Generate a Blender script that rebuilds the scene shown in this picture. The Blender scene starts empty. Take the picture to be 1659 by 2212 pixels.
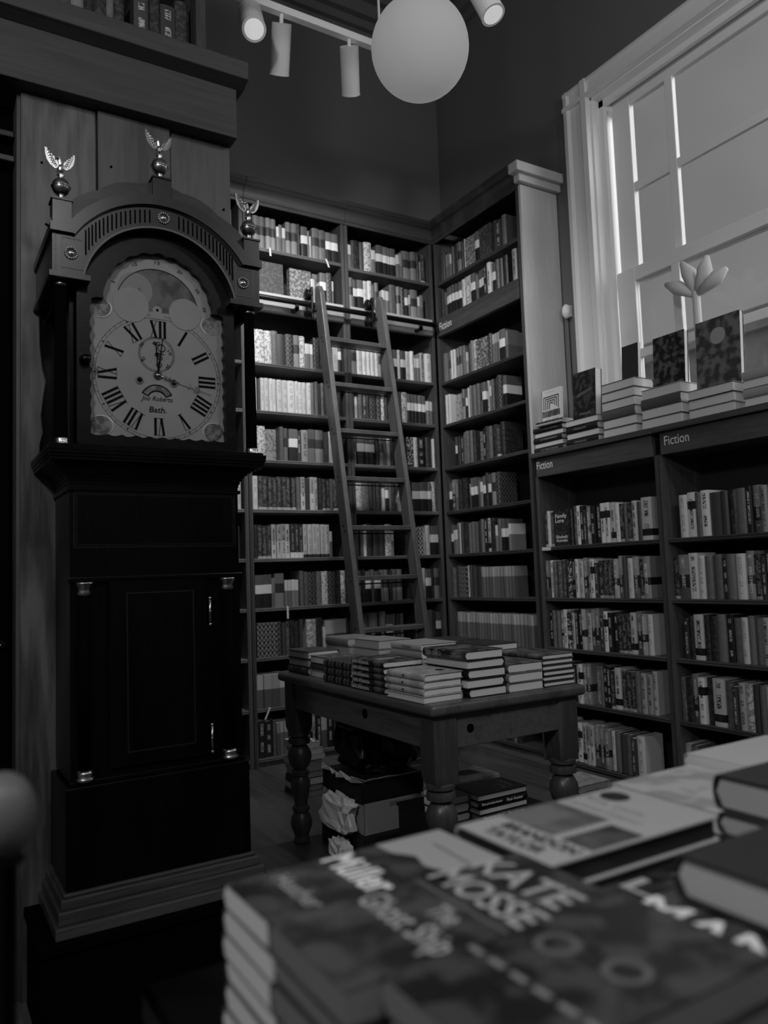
import bpy, math, random
from mathutils import Vector, Matrix
from mathutils.bvhtree import BVHTree
rnd = random.Random(7)
PI = math.pi
SC = bpy.context.scene
COL = SC.collection

EXPO, WORLD, SUN = 0., .33, 5.0
SPOT_E = (70, 62)
LAMPS = [((.5, -.8, 3.3), 48), ((2.3, -.2, 3.3), 45), ((-1., -.2, 2.8), 110)]
# ------------------------------------------------------------------ materials
def newmat(name):
    m = bpy.data.materials.new(name); m.use_nodes = True
    nt = m.node_tree; b = nt.nodes['Principled BSDF']
    return m, nt, b
def flat(name, g, rough=.55, metal=0., spec=.4, bump=0., bscale=200):
    m, nt, b = newmat(name)
    b.inputs['Base Color'].default_value = (g, g, g, 1)
    b.inputs['Roughness'].default_value = rough; b.inputs['Metallic'].default_value = metal
    b.inputs['Specular IOR Level'].default_value = spec
    if bump:
        n = nt.nodes.new('ShaderNodeTexNoise'); n.inputs['Scale'].default_value = bscale
        tc = nt.nodes.new('ShaderNodeTexCoord'); nt.links.new(tc.outputs['Object'], n.inputs['Vector'])
        bp = nt.nodes.new('ShaderNodeBump'); bp.inputs['Strength'].default_value = bump; bp.inputs['Distance'].default_value = .002
        nt.links.new(n.outputs['Fac'], bp.inputs['Height']); nt.links.new(bp.outputs['Normal'], b.inputs['Normal'])
    return m
def wood(name, lo, hi, axis='z', scale=9., rough=.45, dist=5., stretch=.07, spec=.4):
    m, nt, b = newmat(name); N = nt.nodes.new; L = nt.links.new
    tc = N('ShaderNodeTexCoord'); mp = N('ShaderNodeMapping')
    s = {'x': (stretch, 1, 1), 'y': (1, stretch, 1), 'z': (1, 1, stretch)}[axis]
    mp.inputs['Scale'].default_value = s
    L(tc.outputs['Object'], mp.inputs['Vector'])
    w = N('ShaderNodeTexNoise'); w.inputs['Scale'].default_value = scale; w.inputs['Detail'].default_value = 3; w.inputs['Distortion'].default_value = .6
    L(mp.outputs['Vector'], w.inputs['Vector'])
    mu = N('ShaderNodeMath'); mu.operation = 'MULTIPLY'; mu.inputs[1].default_value = dist * 6
    L(w.outputs['Fac'], mu.inputs[0])
    si = N('ShaderNodeMath'); si.operation = 'SINE'; L(mu.outputs[0], si.inputs[0])
    f = N('ShaderNodeTexNoise'); f.inputs['Scale'].default_value = scale * 14; f.inputs['Detail'].default_value = 4
    L(mp.outputs['Vector'], f.inputs['Vector'])
    ad = N('ShaderNodeMath'); ad.operation = 'MULTIPLY_ADD'; ad.inputs[1].default_value = .22
    L(si.outputs[0], ad.inputs[0]); L(f.outputs['Fac'], ad.inputs[2])
    r = N('ShaderNodeValToRGB'); r.color_ramp.elements[0].position = .25; r.color_ramp.elements[1].position = .75
    r.color_ramp.elements[0].color = (lo, lo, lo, 1); r.color_ramp.elements[1].color = (hi, hi, hi, 1)
    L(ad.outputs[0], r.inputs['Fac']); L(r.outputs['Color'], b.inputs['Base Color'])
    b.inputs['Roughness'].default_value = rough; b.inputs['Specular IOR Level'].default_value = spec
    bp = N('ShaderNodeBump'); bp.inputs['Strength'].default_value = .12; bp.inputs['Distance'].default_value = .001
    L(ad.outputs[0], bp.inputs['Height']); L(bp.outputs['Normal'], b.inputs['Normal'])
    return m
def speckle(name, a, c, scale, lo=.45, hi=.55, rough=.5, kind='noise'):
    m, nt, b = newmat(name); N = nt.nodes.new; L = nt.links.new
    tc = N('ShaderNodeTexCoord')
    n = N('ShaderNodeTexVoronoi' if kind == 'vor' else 'ShaderNodeTexNoise'); n.inputs['Scale'].default_value = scale
    L(tc.outputs['Object'], n.inputs['Vector'])
    r = N('ShaderNodeValToRGB'); r.color_ramp.elements[0].position = lo; r.color_ramp.elements[1].position = hi
    r.color_ramp.elements[0].color = (a, a, a, 1); r.color_ramp.elements[1].color = (c, c, c, 1)
    L(n.outputs['Distance' if kind == 'vor' else 'Fac'], r.inputs['Fac']); L(r.outputs['Color'], b.inputs['Base Color'])
    b.inputs['Roughness'].default_value = rough
    return m
def emit(name, g, s):
    m, nt, b = newmat(name)
    b.inputs['Base Color'].default_value = (g, g, g, 1)
    b.inputs['Emission Color'].default_value = (1, 1, 1, 1); b.inputs['Emission Strength'].default_value = s
    b.inputs['Roughness'].default_value = .35
    return m
def glass(name, gloss=.07):
    m = bpy.data.materials.new(name); m.use_nodes = True; nt = m.node_tree; nt.nodes.clear(); N = nt.nodes.new; L = nt.links.new
    t = N('ShaderNodeBsdfTransparent'); t.inputs['Color'].default_value = (.93, .93, .93, 1)
    g = N('ShaderNodeBsdfGlossy'); g.inputs['Roughness'].default_value = .02
    lw = N('ShaderNodeLayerWeight'); lw.inputs['Blend'].default_value = .5
    pw = N('ShaderNodeMath'); pw.operation = 'POWER'; pw.inputs[1].default_value = 4.; L(lw.outputs['Facing'], pw.inputs[0])
    fr = N('ShaderNodeMath'); fr.operation = 'MULTIPLY_ADD'; fr.inputs[1].default_value = .45; fr.inputs[2].default_value = .016; L(pw.outputs[0], fr.inputs[0])
    mx = N('ShaderNodeMixShader'); o = N('ShaderNodeOutputMaterial')
    L(fr.outputs[0], mx.inputs[0]); L(t.outputs[0], mx.inputs[1]); L(g.outputs[0], mx.inputs[2]); L(mx.outputs[0], o.inputs['Surface'])
    return m
def bookmat(name, rough=.45):
    """spine / cover stock: colour, printed ink, lettering and printed ornament are stored per face"""
    m, nt, b = newmat(name); N = nt.nodes.new; L = nt.links.new
    def math_(op, a=None, c=None, d=None):
        n = N('ShaderNodeMath'); n.operation = op
        for i, q in enumerate((a, c, d)):
            if q is None: continue
            if isinstance(q, (int, float)): n.inputs[i].default_value = q
            else: L(q, n.inputs[i])
        return n.outputs[0]
    ac = N('ShaderNodeAttribute'); ac.attribute_name = 'Col'
    ai = N('ShaderNodeAttribute'); ai.attribute_name = 'Ink'
    ap = N('ShaderNodeAttribute'); ap.attribute_name = 'Pat'
    uv = N('ShaderNodeUVMap'); uv.uv_map = 'UVMap'
    un = N('ShaderNodeUVMap'); un.uv_map = 'Norm'
    sp = N('ShaderNodeSeparateXYZ'); L(ap.outputs['Vector'], sp.inputs[0])
    su = N('ShaderNodeSeparateXYZ'); L(uv.outputs['UV'], su.inputs[0])
    sn = N('ShaderNodeSeparateXYZ'); L(un.outputs['UV'], sn.inputs[0])
    # lettering running along the spine
    cm = N('ShaderNodeCombineXYZ'); L(math_('MULTIPLY', su.outputs[1], 260.), cm.inputs[0])
    L(math_('MULTIPLY', sn.outputs[0], 3.), cm.inputs[1])
    n1 = N('ShaderNodeTexNoise'); n1.inputs['Scale'].default_value = 1.; n1.inputs['Detail'].default_value = 1.; L(cm.outputs[0], n1.inputs['Vector'])
    m1 = math_('GREATER_THAN', n1.outputs['Fac'], .49)
    cm2 = N('ShaderNodeCombineXYZ'); L(math_('MULTIPLY', su.outputs[1], 22.), cm2.inputs[0])
    n2 = N('ShaderNodeTexNoise'); n2.inputs['Scale'].default_value = 1.; n2.inputs['Detail'].default_value = 0.; L(cm2.outputs[0], n2.inputs['Vector'])
    m2 = math_('GREATER_THAN', n2.outputs['Fac'], .45)
    m3 = math_('LESS_THAN', math_('ABSOLUTE', math_('SUBTRACT', sn.outputs[0], .5)), .21)
    m4 = math_('LESS_THAN', math_('ABSOLUTE', math_('SUBTRACT', sn.outputs[1], .53)), .40)
    let = math_('MULTIPLY', math_('MULTIPLY', math_('MULTIPLY', m1, m2), math_('MULTIPLY', m3, m4)), sp.outputs[0])
    # printed ornament: blotches (z<.5) or a lattice (z>=.5)
    mp = N('ShaderNodeMapping'); mp.inputs['Scale'].default_value = (60, 60, 60); L(uv.outputs['UV'], mp.inputs['Vector'])
    n3 = N('ShaderNodeTexNoise'); n3.inputs['Scale'].default_value = 1.; n3.inputs['Detail'].default_value = 1.5; n3.inputs['Distortion'].default_value = .8; L(mp.outputs[0], n3.inputs['Vector'])
    bl = math_('GREATER_THAN', n3.outputs['Fac'], .53)
    tt = math_('MULTIPLY', su.outputs[0], 2 * PI / .052); ww = math_('MULTIPLY', math_('SINE', math_('MULTIPLY', su.outputs[1], 2 * PI / .062)), 1.35)
    s2 = math_('SINE', math_('MULTIPLY', su.outputs[1], 2 * PI / .0155))
    la = math_('GREATER_THAN', math_('ABSOLUTE', math_('MULTIPLY_ADD', s2, .22, math_('MULTIPLY', math_('SINE', math_('ADD', tt, ww)), math_('SINE', math_('SUBTRACT', tt, ww))))), .36)
    sel = math_('GREATER_THAN', sp.outputs[2], .5)
    orn = math_('MULTIPLY', math_('ADD', math_('MULTIPLY', la, sel), math_('MULTIPLY', bl, math_('SUBTRACT', 1., sel))), sp.outputs[1])
    fac = math_('MAXIMUM', let, orn)
    mx = N('ShaderNodeMix'); mx.data_type = 'RGBA'
    L(fac, mx.inputs[0]); L(ac.outputs['Color'], mx.inputs[6]); L(ai.outputs['Color'], mx.inputs[7])
    L(mx.outputs[2], b.inputs['Base Color'])
    b.inputs['Roughness'].default_value = rough; b.inputs['Specular IOR Level'].default_value = .4
    return m

M = {}
M['oak'] = wood('oak_panel', .034, .066, 'z', 4.2, .5, 3.2, .1)
M['oakg'] = wood('figured_oak_panel', .028, .10, 'z', 3.4, .5, 5.0, .13)
M['cornice'] = wood('dark_cornice_wood', .03, .055, 'x', 6, .42, 2., .06); M['skirt'] = wood('worn_skirting_wood', .028, .055, 'x', 7, .45, 2., .08)
M['ledge'] = wood('pale_ledge_wood', .34, .48, 'x', 6, .42, 2., .06)
M['oakx'] = wood('oak_beam', .021, .040, 'x', 5, .5, 2.2, .05)
M['shelf'] = wood('stained_shelf_wood', .10, .165, 'x', 7, .42, 2., .06)
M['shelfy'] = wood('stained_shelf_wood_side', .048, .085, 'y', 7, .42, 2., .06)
M['upright'] = wood('stained_upright_wood', .055, .095, 'z', 7, .42, 2., .06)
M['back'] = flat('shelf_back_board', .02, .7)
M['endpan'] = wood('pale_end_panel', .5, .6, 'z', 5, .6, 1.5, .08)
M['ladder'] = wood('ladder_wood', .065, .11, 'z', 8, .4, 2., .05)
M['pine'] = wood('pine_table_wood', .045, .085, 'y', 6, .35, 2.4, .08)
M['pinez'] = wood('pine_leg_wood', .045, .08, 'z', 6, .35, 2., .1)
M['mahog'] = wood('dark_mahogany', .0006, .0022, 'z', 6, .28, 3., .12, .16)
M['mahogc'] = wood('crest_veneer', .018, .034, 'x', 9, .35, 1.5, .25, .3)
M['mahogl'] = wood('polished_mahogany_veneer', .007, .015, 'x', 9, .30, 1.5, .25, .45)
M['mahogd'] = wood('dark_door_veneer', .0025, .007, 'x', 9, .32, 1.5, .25, .2)
M['inlay'] = flat('stringing_inlay', .07, .4)
M['black'] = flat('ebonised_black', .0015, .8, 0, .02)
M['brass'] = flat('aged_brass', .34, .27, 1.)
M['iron'] = flat('black_iron', .012, .4, .6)
M['dial'] = speckle('painted_dial_enamel', .235, .265, 9, .35, .65, .5)
M['dial2'] = speckle('faded_dial_painting', .06, .2, 55, .4, .6, .5)
M['dialp'] = flat('dial_moon_paint', .2, .5)
M['scene'] = speckle('dial_moon_scene', .03, .10, 28, .4, .6, .5)
M['ink'] = flat('black_dial_ink', .003, .8, 0, .02)
M['gilt'] = flat('pale_gilt', .6, .35, .2)
M['glass'] = glass('clear_glass')
M['wall'] = flat('dark_painted_wall', .15, .75, 0, .25, .15, 60)
M['ceil'] = flat('dark_ceiling_paint', .14, .8, 0, .2)
M['white'] = flat('white_window_paint', .8, .45)
M['floor'] = wood('floor_boards', .05, .10, 'y', 3.5, .4, 3., .08)
M['globe'] = emit('opal_globe_glass', .25, .17); M['globe'].node_tree.nodes['Principled BSDF'].inputs['Roughness'].default_value = .75; M['globe'].node_tree.nodes['Principled BSDF'].inputs['Specular IOR Level'].default_value = .1
M['spotw'] = flat('white_lamp_metal', .8, .4)
M['lampface'] = emit('lit_lamp_face', .8, .35)
M['book'] = bookmat('book_cloth_and_print')
M['jacket'] = bookmat('book_jacket_gloss', .28)
M['page'] = flat('page_paper', .60, .8, 0, .2)
M['paged'] = flat('page_paper_aged', .40, .8, 0, .2)
M['paper'] = flat('white_paper', .62, .7, 0, .2, .5, 40)
M['letw'] = flat('pale_print', .80, .5)
M['letg'] = flat('grey_print', .38, .5)
M['letb'] = flat('black_print', .012, .5)
M['plast'] = flat('black_plastic_wrap', .006, .25)
M['carton'] = flat('black_carton', .010, .6)
M['cartw'] = flat('white_carton', .30, .65)
M['stone'] = speckle('pale_street_stone', .34, .44, 2., .4, .6, .8)
M['darkwin'] = flat('dark_street_glass', .03, .2)
M['leaf'] = speckle('street_tree_leaf', .10, .22, 3., .4, .6, .8)
M['postw'] = flat('pale_worn_wood', .10, .45)
def shade(prefix, g, rough=.4):
    k = f'{prefix}{g:.3f}'
    if k not in M: M[k] = flat(f'{prefix}_tone_{int(g*1000)}', g, rough)
    return M[k]

# ------------------------------------------------------------------ mesh builder
def base(o):
    while o is not None:
        if '_o' in o: return tuple(o['_o'])
        o = o.parent
    return (0, 0, 0)
class MB:
    def __init__(s): s.v = []; s.f = []; s.m = []; s.d = []
    def face(s, pts, m=0, data=None):
        i = len(s.v); s.v += [tuple(p) for p in pts]; s.f.append(tuple(range(i, i + len(pts)))); s.m.append(m); s.d.append(data)
    def add(s, vs, fs, m=0):
        i = len(s.v); s.v += [tuple(p) for p in vs]
        for f in fs: s.f.append(tuple(k + i for k in f)); s.m.append(m); s.d.append(None)
    def box(s, x0, y0, z0, x1, y1, z1, m=0):
        s.add([(x0, y0, z0), (x1, y0, z0), (x1, y1, z0), (x0, y1, z0), (x0, y0, z1), (x1, y0, z1), (x1, y1, z1), (x0, y1, z1)],
              [(3, 2, 1, 0), (4, 5, 6, 7), (0, 1, 5, 4), (1, 2, 6, 5), (2, 3, 7, 6), (3, 0, 4, 7)], m)
    def prism(s, poly, plane, a, b, m=0):
        n = len(poly); P = {'xz': lambda p, t: (p[0], t, p[1]), 'xy': lambda p, t: (p[0], p[1], t), 'yz': lambda p, t: (t, p[0], p[1])}[plane]
        vs = [P(p, a) for p in poly] + [P(p, b) for p in poly]
        fs = [tuple(range(n)), tuple(range(2 * n - 1, n - 1, -1))] + [((i + 1) % n, i, n + i, n + (i + 1) % n) for i in range(n)]
        s.add(vs, fs, m)
    def ring(s, outer, inner, a, b, m=0, closed=True):
        """plate lying in xz between two outlines of equal count, from y=a to y=b"""
        n = len(outer); k = n if closed else n - 1
        vs = [(p[0], a, p[1]) for p in outer] + [(p[0], a, p[1]) for p in inner] + [(p[0], b, p[1]) for p in outer] + [(p[0], b, p[1]) for p in inner]
        fs = []
        for i in range(k):
            j = (i + 1) % n
            fs += [(i, j, n + j, n + i), (2 * n + j, 2 * n + i, 3 * n + i, 3 * n + j), (j, i, 2 * n + i, 2 * n + j), (n + i, n + j, 3 * n + j, 3 * n + i)]
        if not closed: fs += [(0, n, 3 * n, 2 * n), (n - 1, 3 * n - 1, 4 * n - 1, 2 * n - 1)]
        s.add(vs, fs, m)
    def lathe(s, prof, c, n=20, m=0, axis='z', cap=True):
        vs = []; k = len(prof)
        for r, z in prof:
            for i in range(n):
                a = 2 * PI * i / n; q = (r * math.cos(a), r * math.sin(a))
                vs.append({'z': (c[0] + q[0], c[1] + q[1], c[2] + z), 'y': (c[0] + q[0], c[1] + z, c[2] + q[1]), 'x': (c[0] + z, c[1] + q[0], c[2] + q[1])}[axis])
        fs = [(j * n + i, j * n + (i + 1) % n, (j + 1) * n + (i + 1) % n, (j + 1) * n + i) for j in range(k - 1) for i in range(n)]
        if cap: fs += [tuple(range(n - 1, -1, -1)), tuple((k - 1) * n + i for i in range(n))]
        s.add(vs, fs, m)
    def ball(s, c, rx, ry=None, rz=None, n=14, m=0, rot=None):
        ry = ry or rx; rz = rz or rx; h = n // 2; vs = []
        for j in range(h + 1):
            t = PI * j / h
            for i in range(n):
                a = 2 * PI * i / n
                p = Vector((rx * math.sin(t) * math.cos(a), ry * math.sin(t) * math.sin(a), rz * math.cos(t)))
                if rot: p = rot @ p
                vs.append((c[0] + p.x, c[1] + p.y, c[2] + p.z))
        s.add(vs, [(j * n + i, (j + 1) * n + i, (j + 1) * n + (i + 1) % n, j * n + (i + 1) % n) for j in range(h) for i in range(n)], m)
    def tube(s, path, r, n=10, m=0):
        P = [Vector(p) for p in path]; vs = []
        for i, p in enumerate(P):
            t = (P[min(i + 1, len(P) - 1)] - P[max(i - 1, 0)]).normalized()
            u = t.orthogonal().normalized() if i == 0 else (u - t * u.dot(t)).normalized()
            w = t.cross(u)
            rr = r[i] if isinstance(r, (list, tuple)) else r
            vs += [p + u * rr * math.cos(2 * PI * k / n) + w * rr * math.sin(2 * PI * k / n) for k in range(n)]
        k = len(P)
        fs = [(j * n + i, j * n + (i + 1) % n, (j + 1) * n + (i + 1) % n, (j + 1) * n + i) for j in range(k - 1) for i in range(n)]
        fs += [tuple(range(n - 1, -1, -1)), tuple((k - 1) * n + i for i in range(n))]
        s.add(vs, fs, m)
    def mesh(s, name, mats, off=(0, 0, 0), smooth=False):
        me = bpy.data.meshes.new(name)
        me.from_pydata([(p[0] - off[0], p[1] - off[1], p[2] - off[2]) for p in s.v], [], s.f)
        for m in (mats if isinstance(mats, (list, tuple)) else [mats]): me.materials.append(m)
        for p, mi in zip(me.polygons, s.m): p.material_index = mi; p.use_smooth = bool(smooth)
        if any(d is not None for d in s.d):
            ca = me.attributes.new('Col', 'FLOAT_COLOR', 'CORNER'); ia = me.attributes.new('Ink', 'FLOAT_COLOR', 'CORNER'); pa = me.attributes.new('Pat', 'FLOAT_VECTOR', 'CORNER')
            u1 = me.uv_layers.new(name='UVMap'); u2 = me.uv_layers.new(name='Norm')
            ca = me.attributes['Col']; ia = me.attributes['Ink']; pa = me.attributes['Pat']
            for p, d in zip(me.polygons, s.d):
                if d is None: d = (.1, .1, (0, 0, 0), [(0, 0)] * p.loop_total, [(0, 0)] * p.loop_total)
                for k, li in enumerate(p.loop_indices):
                    ca.data[li].color = (d[0], d[0], d[0], 1); ia.data[li].color = (d[1], d[1], d[1], 1); pa.data[li].vector = d[2]
                    u1.data[li].uv = d[3][k]; u2.data[li].uv = d[4][k]
        me.update()
        if smooth == 'auto': me.shade_smooth(); me.set_sharp_from_angle(angle=.6)
        return me
    def build(s, name, mats, parent=None, bevel=0., smooth=False, loc=None, seg=2):
        off = (0, 0, 0)
        if parent is not None and loc is None: off = base(parent)
        me = s.mesh(name, mats, off, smooth)
        o = bpy.data.objects.new(name, me); COL.objects.link(o)
        if parent is not None: o.parent = parent
        if loc is not None: o.location = loc
        if bevel:
            bv = o.modifiers.new('edge', 'BEVEL'); bv.width = bevel; bv.segments = seg; bv.limit_method = 'ANGLE'; bv.angle_limit = .7
        return o

def tag(o, label=None, cat=None, group=None, kind=None):
    if label: o['label'] = label
    if cat: o['category'] = cat
    if group: o['group'] = group
    if kind: o['kind'] = kind
    return o
def thing(name, loc, label, cat, group=None, kind=None):
    o = bpy.data.objects.new(name, None); COL.objects.link(o); o.location = loc; o['_o'] = [float(q) for q in loc]
    o.empty_display_size = .05
    return tag(o, label, cat, group, kind)
def struct(o): o['kind'] = 'structure'; return o
FR = {  # text frames: (direction of reading, up)
    'back': (Vector((1, 0, 0)), Vector((0, 0, 1))), 'left': (Vector((0, -1, 0)), Vector((0, 0, 1))),
    'flat': (Vector((0, -1, 0)), Vector((1, 0, 0))), 'flatx': (Vector((1, 0, 0)), Vector((0, 1, 0)))}
def text(name, body, frame, org, width, mat, parent=None, height=None, align='left', shear=0., bold=0., local=False, xf=None):
    """lettering as a thin raised mesh; org = lower left of the first line"""
    cu = bpy.data.curves.new(name, 'FONT'); cu.body = body; cu.size = 1.; cu.shear = shear; cu.offset = bold; cu.extrude = 0.
    cu.resolution_u = 3; cu.space_line = .85
    if align == 'centre': cu.align_x = 'CENTER'
    t = bpy.data.objects.new(name, cu); me = bpy.data.meshes.new_from_object(t); bpy.data.objects.remove(t)
    xs = [v.co.x for v in me.vertices]; ys = [v.co.y for v in me.vertices]
    x0, x1, y0, y1 = min(xs), max(xs), min(ys), max(ys)
    sx = width / (x1 - x0); sy = (height / (y1 - y0)) if height else sx
    r, u = FR[frame] if isinstance(frame, str) else frame
    n = r.cross(u); off = Vector(base(parent)) if (parent is not None and not local) else Vector((0, 0, 0))
    for v in me.vertices:
        p = Vector(org) + r * ((v.co.x - x0) * sx) + u * ((v.co.y - y0) * sy) + n * .0006
        v.co = (xf @ p if xf else p) - off
    me.materials.clear(); me.materials.append(mat); me.update()
    o = bpy.data.objects.new(name, me); COL.objects.link(o)
    if parent is not None: o.parent = parent
    return o
# ------------------------------------------------------------------ room shell
XR, YB, ZC = 3.43, 4.64, 5.30         # right wall, back wall, ceiling
XL, YF = -2.2, -3.0
b = MB(); b.box(XL - .1, YF - .1, -.1, XR + .3, YB + .2, 0); struct(b.build('floor', M['floor']))
b = MB(); b.box(XL - .1, YF - .1, ZC, XR + .3, YB + .2, ZC + .1); struct(b.build('ceiling', M['ceil']))
b = MB(); b.box(XL, YB, 0, XR + .3, YB + .2, ZC); struct(b.build('wall_back', M['wall']))
b = MB(); b.box(XL - .1, YF, 0, XL, YB + .2, ZC); struct(b.build('wall_left', M['wall']))
b = MB(); b.box(XL - .1, YF - .1, 0, XR + .3, YF, ZC); struct(b.build('wall_front', M['wall']))
WY0, WY1, WZ0, WZ1 = 1.02, 3.10, 1.80, 3.88   # window opening
b = MB()
b.box(XR, YF, 0, XR + .2, WY0, ZC); b.box(XR, WY1, 0, XR + .2, YB, ZC)
b.box(XR, WY0, 0, XR + .2, WY1, WZ0); b.box(XR, WY0, WZ1, XR + .2, WY1, ZC)
struct(b.build('wall_right', M['wall']))
b = MB()
for (z0, z1, o) in ((ZC - .22, ZC - .16, .04), (ZC - .16, ZC - .06, .09), (ZC - .06, ZC, .14)):
    b.box(XL, YB - o, z0, XR, YB, z1); b.box(XR - o, YF, z0, XR, YB, z1)
tr = struct(b.build('trim_1', M['ceil']))
# sash window
win = thing('window_1', (XR, 2.06, WZ0), None, None, kind='structure')
b = MB(); cw = .19
prof = [(0, 0), (0, .03), (.03, .035), (.05, .022), (.13, .022), (.15, .04), (cw, .04), (cw, 0)]
for y0, s in ((WY1 + cw, -1), (WY0 - cw, 1)):
    b.prism([(XR - p[1], y0 + s * p[0]) for p in prof], 'xy', WZ0, WZ1 + .12)
b.prism([(XR - p[1], WZ1 + cw * .63 - p[0] * .63) for p in prof], 'xy', 0, 0) if 0 else None
vs = []
for p in prof: vs.append((XR - p[1] - .002, WZ1 + .12 - p[0] * .63))
pts = [(q[0], q[1]) for q in vs]
b2 = MB(); n = len(pts)
b2.add([(q[0], WY0 - cw, q[1]) for q in pts] + [(q[0], WY1 + cw, q[1]) for q in pts],
       [tuple(range(n)), tuple(range(2 * n - 1, n - 1, -1))] + [((i + 1) % n, i, n + i, n + (i + 1) % n) for i in range(n)])
b.build('casing', M['white'], win); b2.build('casing', M['white'], win)
b = MB()
b.box(XR, WY1 - .012, WZ0, XR + .2, WY1, WZ1); b.box(XR, WY0, WZ0, XR + .2, WY0 + .012, WZ1); b.box(XR, WY0, WZ1 - .012, XR + .2, WY1, WZ1)
for y0, y1 in ((WY1 - .045, WY1 - .012), (WY0 + .012, WY0 + .045)): b.box(XR + .06, y0, WZ0, XR + .085, y1, WZ1 - .012)
b.box(XR + .06, WY0, WZ1 - .05, XR + .085, WY1, WZ1 - .012)
b.box(XR + .085, WY1 - .05, WZ1 - .07, XR + .2, WY1 - .0125, WZ1 - .0125)
b.build('lining', M['white'], win)
b = MB(); b.box(XR - .05, WY0 - .1, WZ0 - .04, XR + .2, WY1 + .1, WZ0 - .001); b.build('sill', M['white'], win, .006)
def sash(x, z0, z1, nh):
    b = MB(); t = .04; a, c = WY0 + .045, WY1 - .045
    b.box(x, c - .13, z0, x + t, c, z1); b.box(x, a, z0, x + t, a + .13, z1)
    b.box(x + .001, a + .13, z0, x + t - .001, c - .13, z0 + .07); b.box(x + .001, a + .13, z1 - .08, x + t - .001, c - .13, z1)
    iy0, iy1 = a + .13, c - .13
    for y in (iy1 - .27, iy0 + .27, ): b.box(x + .004, y - .026, z0 + .06, x + t - .004, y + .026, z1 - .07)
    for k in range(1, nh + 1):
        z = z0 + .07 + (z1 - z0 - .15) * k / (nh + 1); b.box(x + .006, iy0, z - .026, x + t - .006, iy1, z + .026)
    s = b.build('sash', M['white'], win, .004)
    g = MB(); g.box(x + .018, iy0, z0 + .06, x + .022, iy1, z1 - .07); g.build('pane', M['glass'], s)
    s['kind'] = 'structure'
sash(XR + .13, 2.72, WZ1 - .01, 1)
sash(XR + .088, WZ0, 2.80, 1)
# beyond the window: a pale terrace front across the street, with a tree before it
st = thing('exterior_terrace', (13, 7, -3.), 'pale stone terrace front across the street outside the window', 'building', kind='structure')
b = MB(); b.box(13, -6, -3.4, 16, 30, 5.2); b.box(12.8, -6, 5.2, 16, 30, 5.6); b.box(12.9, -6, 1.5, 13, 30, 1.7); b.build('facade', M['stone'], st)
for y in range(-4, 30, 3):
    for z in (-1.6, 2.4):
        b = MB(); b.box(12.97, y, z, 13.02, y + 1.1, z + 2.); b.build('window', M['darkwin'], st)
b = MB(); b.box(XR + .2, -10, -3.5, 20, 40, -3.4); struct(b.build('ground_outside', M['stone']))

# timber pier, beam and gallery at the left
pier = struct(MB().build('trim_2', M['oak'])) if 0 else thing('trim_2', (.57, 2.36, 0), None, None, kind='structure')
b = MB(); b.box(.245, 2.372, 0, .888, 3.2, 2.62); b.build('core', M['oak'], pier)
for x0, x1, y in ((.255, .462, 2.358), (.466, .684, 2.347), (.688, .888, 2.362)):
    b = MB(); b.box(x0, y, 0, x1, 2.375, 2.62); b.build('plank', M['oakg' if x0 < .3 else 'oak'], pier, .002)
b = MB()
for x, z in ((.31, 2.33), (.452, 2.26), (.503, 2.36), (.862, 2.31), (.862, 2.12)): b.lathe([(.0035, 0), (.0035, .004)], (x, 2.343 if .466 < x < .684 else 2.355, z), 8, 0, 'y')
b.build('nails', M['black'], pier)
beam = thing('trim_3', (.3, 2.3, 2.53), None, None, kind='structure')
b = MB(); b.box(-1.6, 2.30, 2.532, .893, 3.3, 2.70); b.build('fascia', M['oakx'], beam, .003)
b = MB(); b.prism([(2.255, 2.715), (2.30, 2.70), (3.3, 2.70), (3.3, 2.772), (2.25, 2.772)], 'yz', -1.6, .918); b.build('cap_moulding', M['oakx'], beam, .003)
gal = thing('gallery_bookcase', (.4, 2.5, 2.772), 'dark gallery bookcase standing on the beam above the clock', 'bookcase')
b = MB(); b.box(.80, 2.42, 2.772, .835, 2.78, 4.1); b.build('side_panel', M['oak'], gal, .002)
b = MB(); b.box(-.66, 2.42, 2.772, -.62, 2.78, 4.1); b.build('side_panel', M['oak'], gal, .002)
b = MB(); b.box(-.62, 2.76, 2.772, .80, 2.78, 4.1); b.build('back_panel', M['back'], gal)
b = MB(); b.box(-.62, 2.43, 2.772, .80, 2.76, 2.80); b.build('shelf', M['shelf'], gal)
b = MB(); b.box(-.62, 2.43, 3.14, .80, 2.76, 3.165); b.build('shelf', M['shelf'], gal)
# dark cupboard left of the pier
cup = thing('cupboard', (-.2, 2.5, 0), 'dark panelled cupboard recessed to the left of the oak pier', 'cupboard')
b = MB(); b.box(-1.2, 2.46, 0, .245, 3.0, 2.53); b.build('carcass', M['black'], cup)
for x0 in (-.49, -.12):
    b = MB(); b.box(x0, 2.44, .12, x0 + .355, 2.46, 2.28)
    d = b.build('door', M['black'], cup, .003)
    b = MB(); b.box(x0 + .06, 2.434, .2, x0 + .295, 2.44, 1.1); b.box(x0 + .06, 2.434, 1.2, x0 + .295, 2.44, 2.2); b.build('panel', M['black'], d, .004)
    b = MB(); b.lathe([(.004, 0), (.004, .012), (.013, .02), (.016, .028), (.011, .036), (.002, .04)], (x0 + (.335 if x0 < -.2 else .33), 2.40, .94), 12, 0, 'y'); b.build('knob', M['brass'], d, smooth=True)
b = MB(); b.box(-1.2, 2.41, 2.34, .245, 2.46, 2.36); b.box(-1.2, 2.42, 2.42, .245, 2.46, 2.44); b.build('cornice', M['mahogl'], cup, .003)

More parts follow.
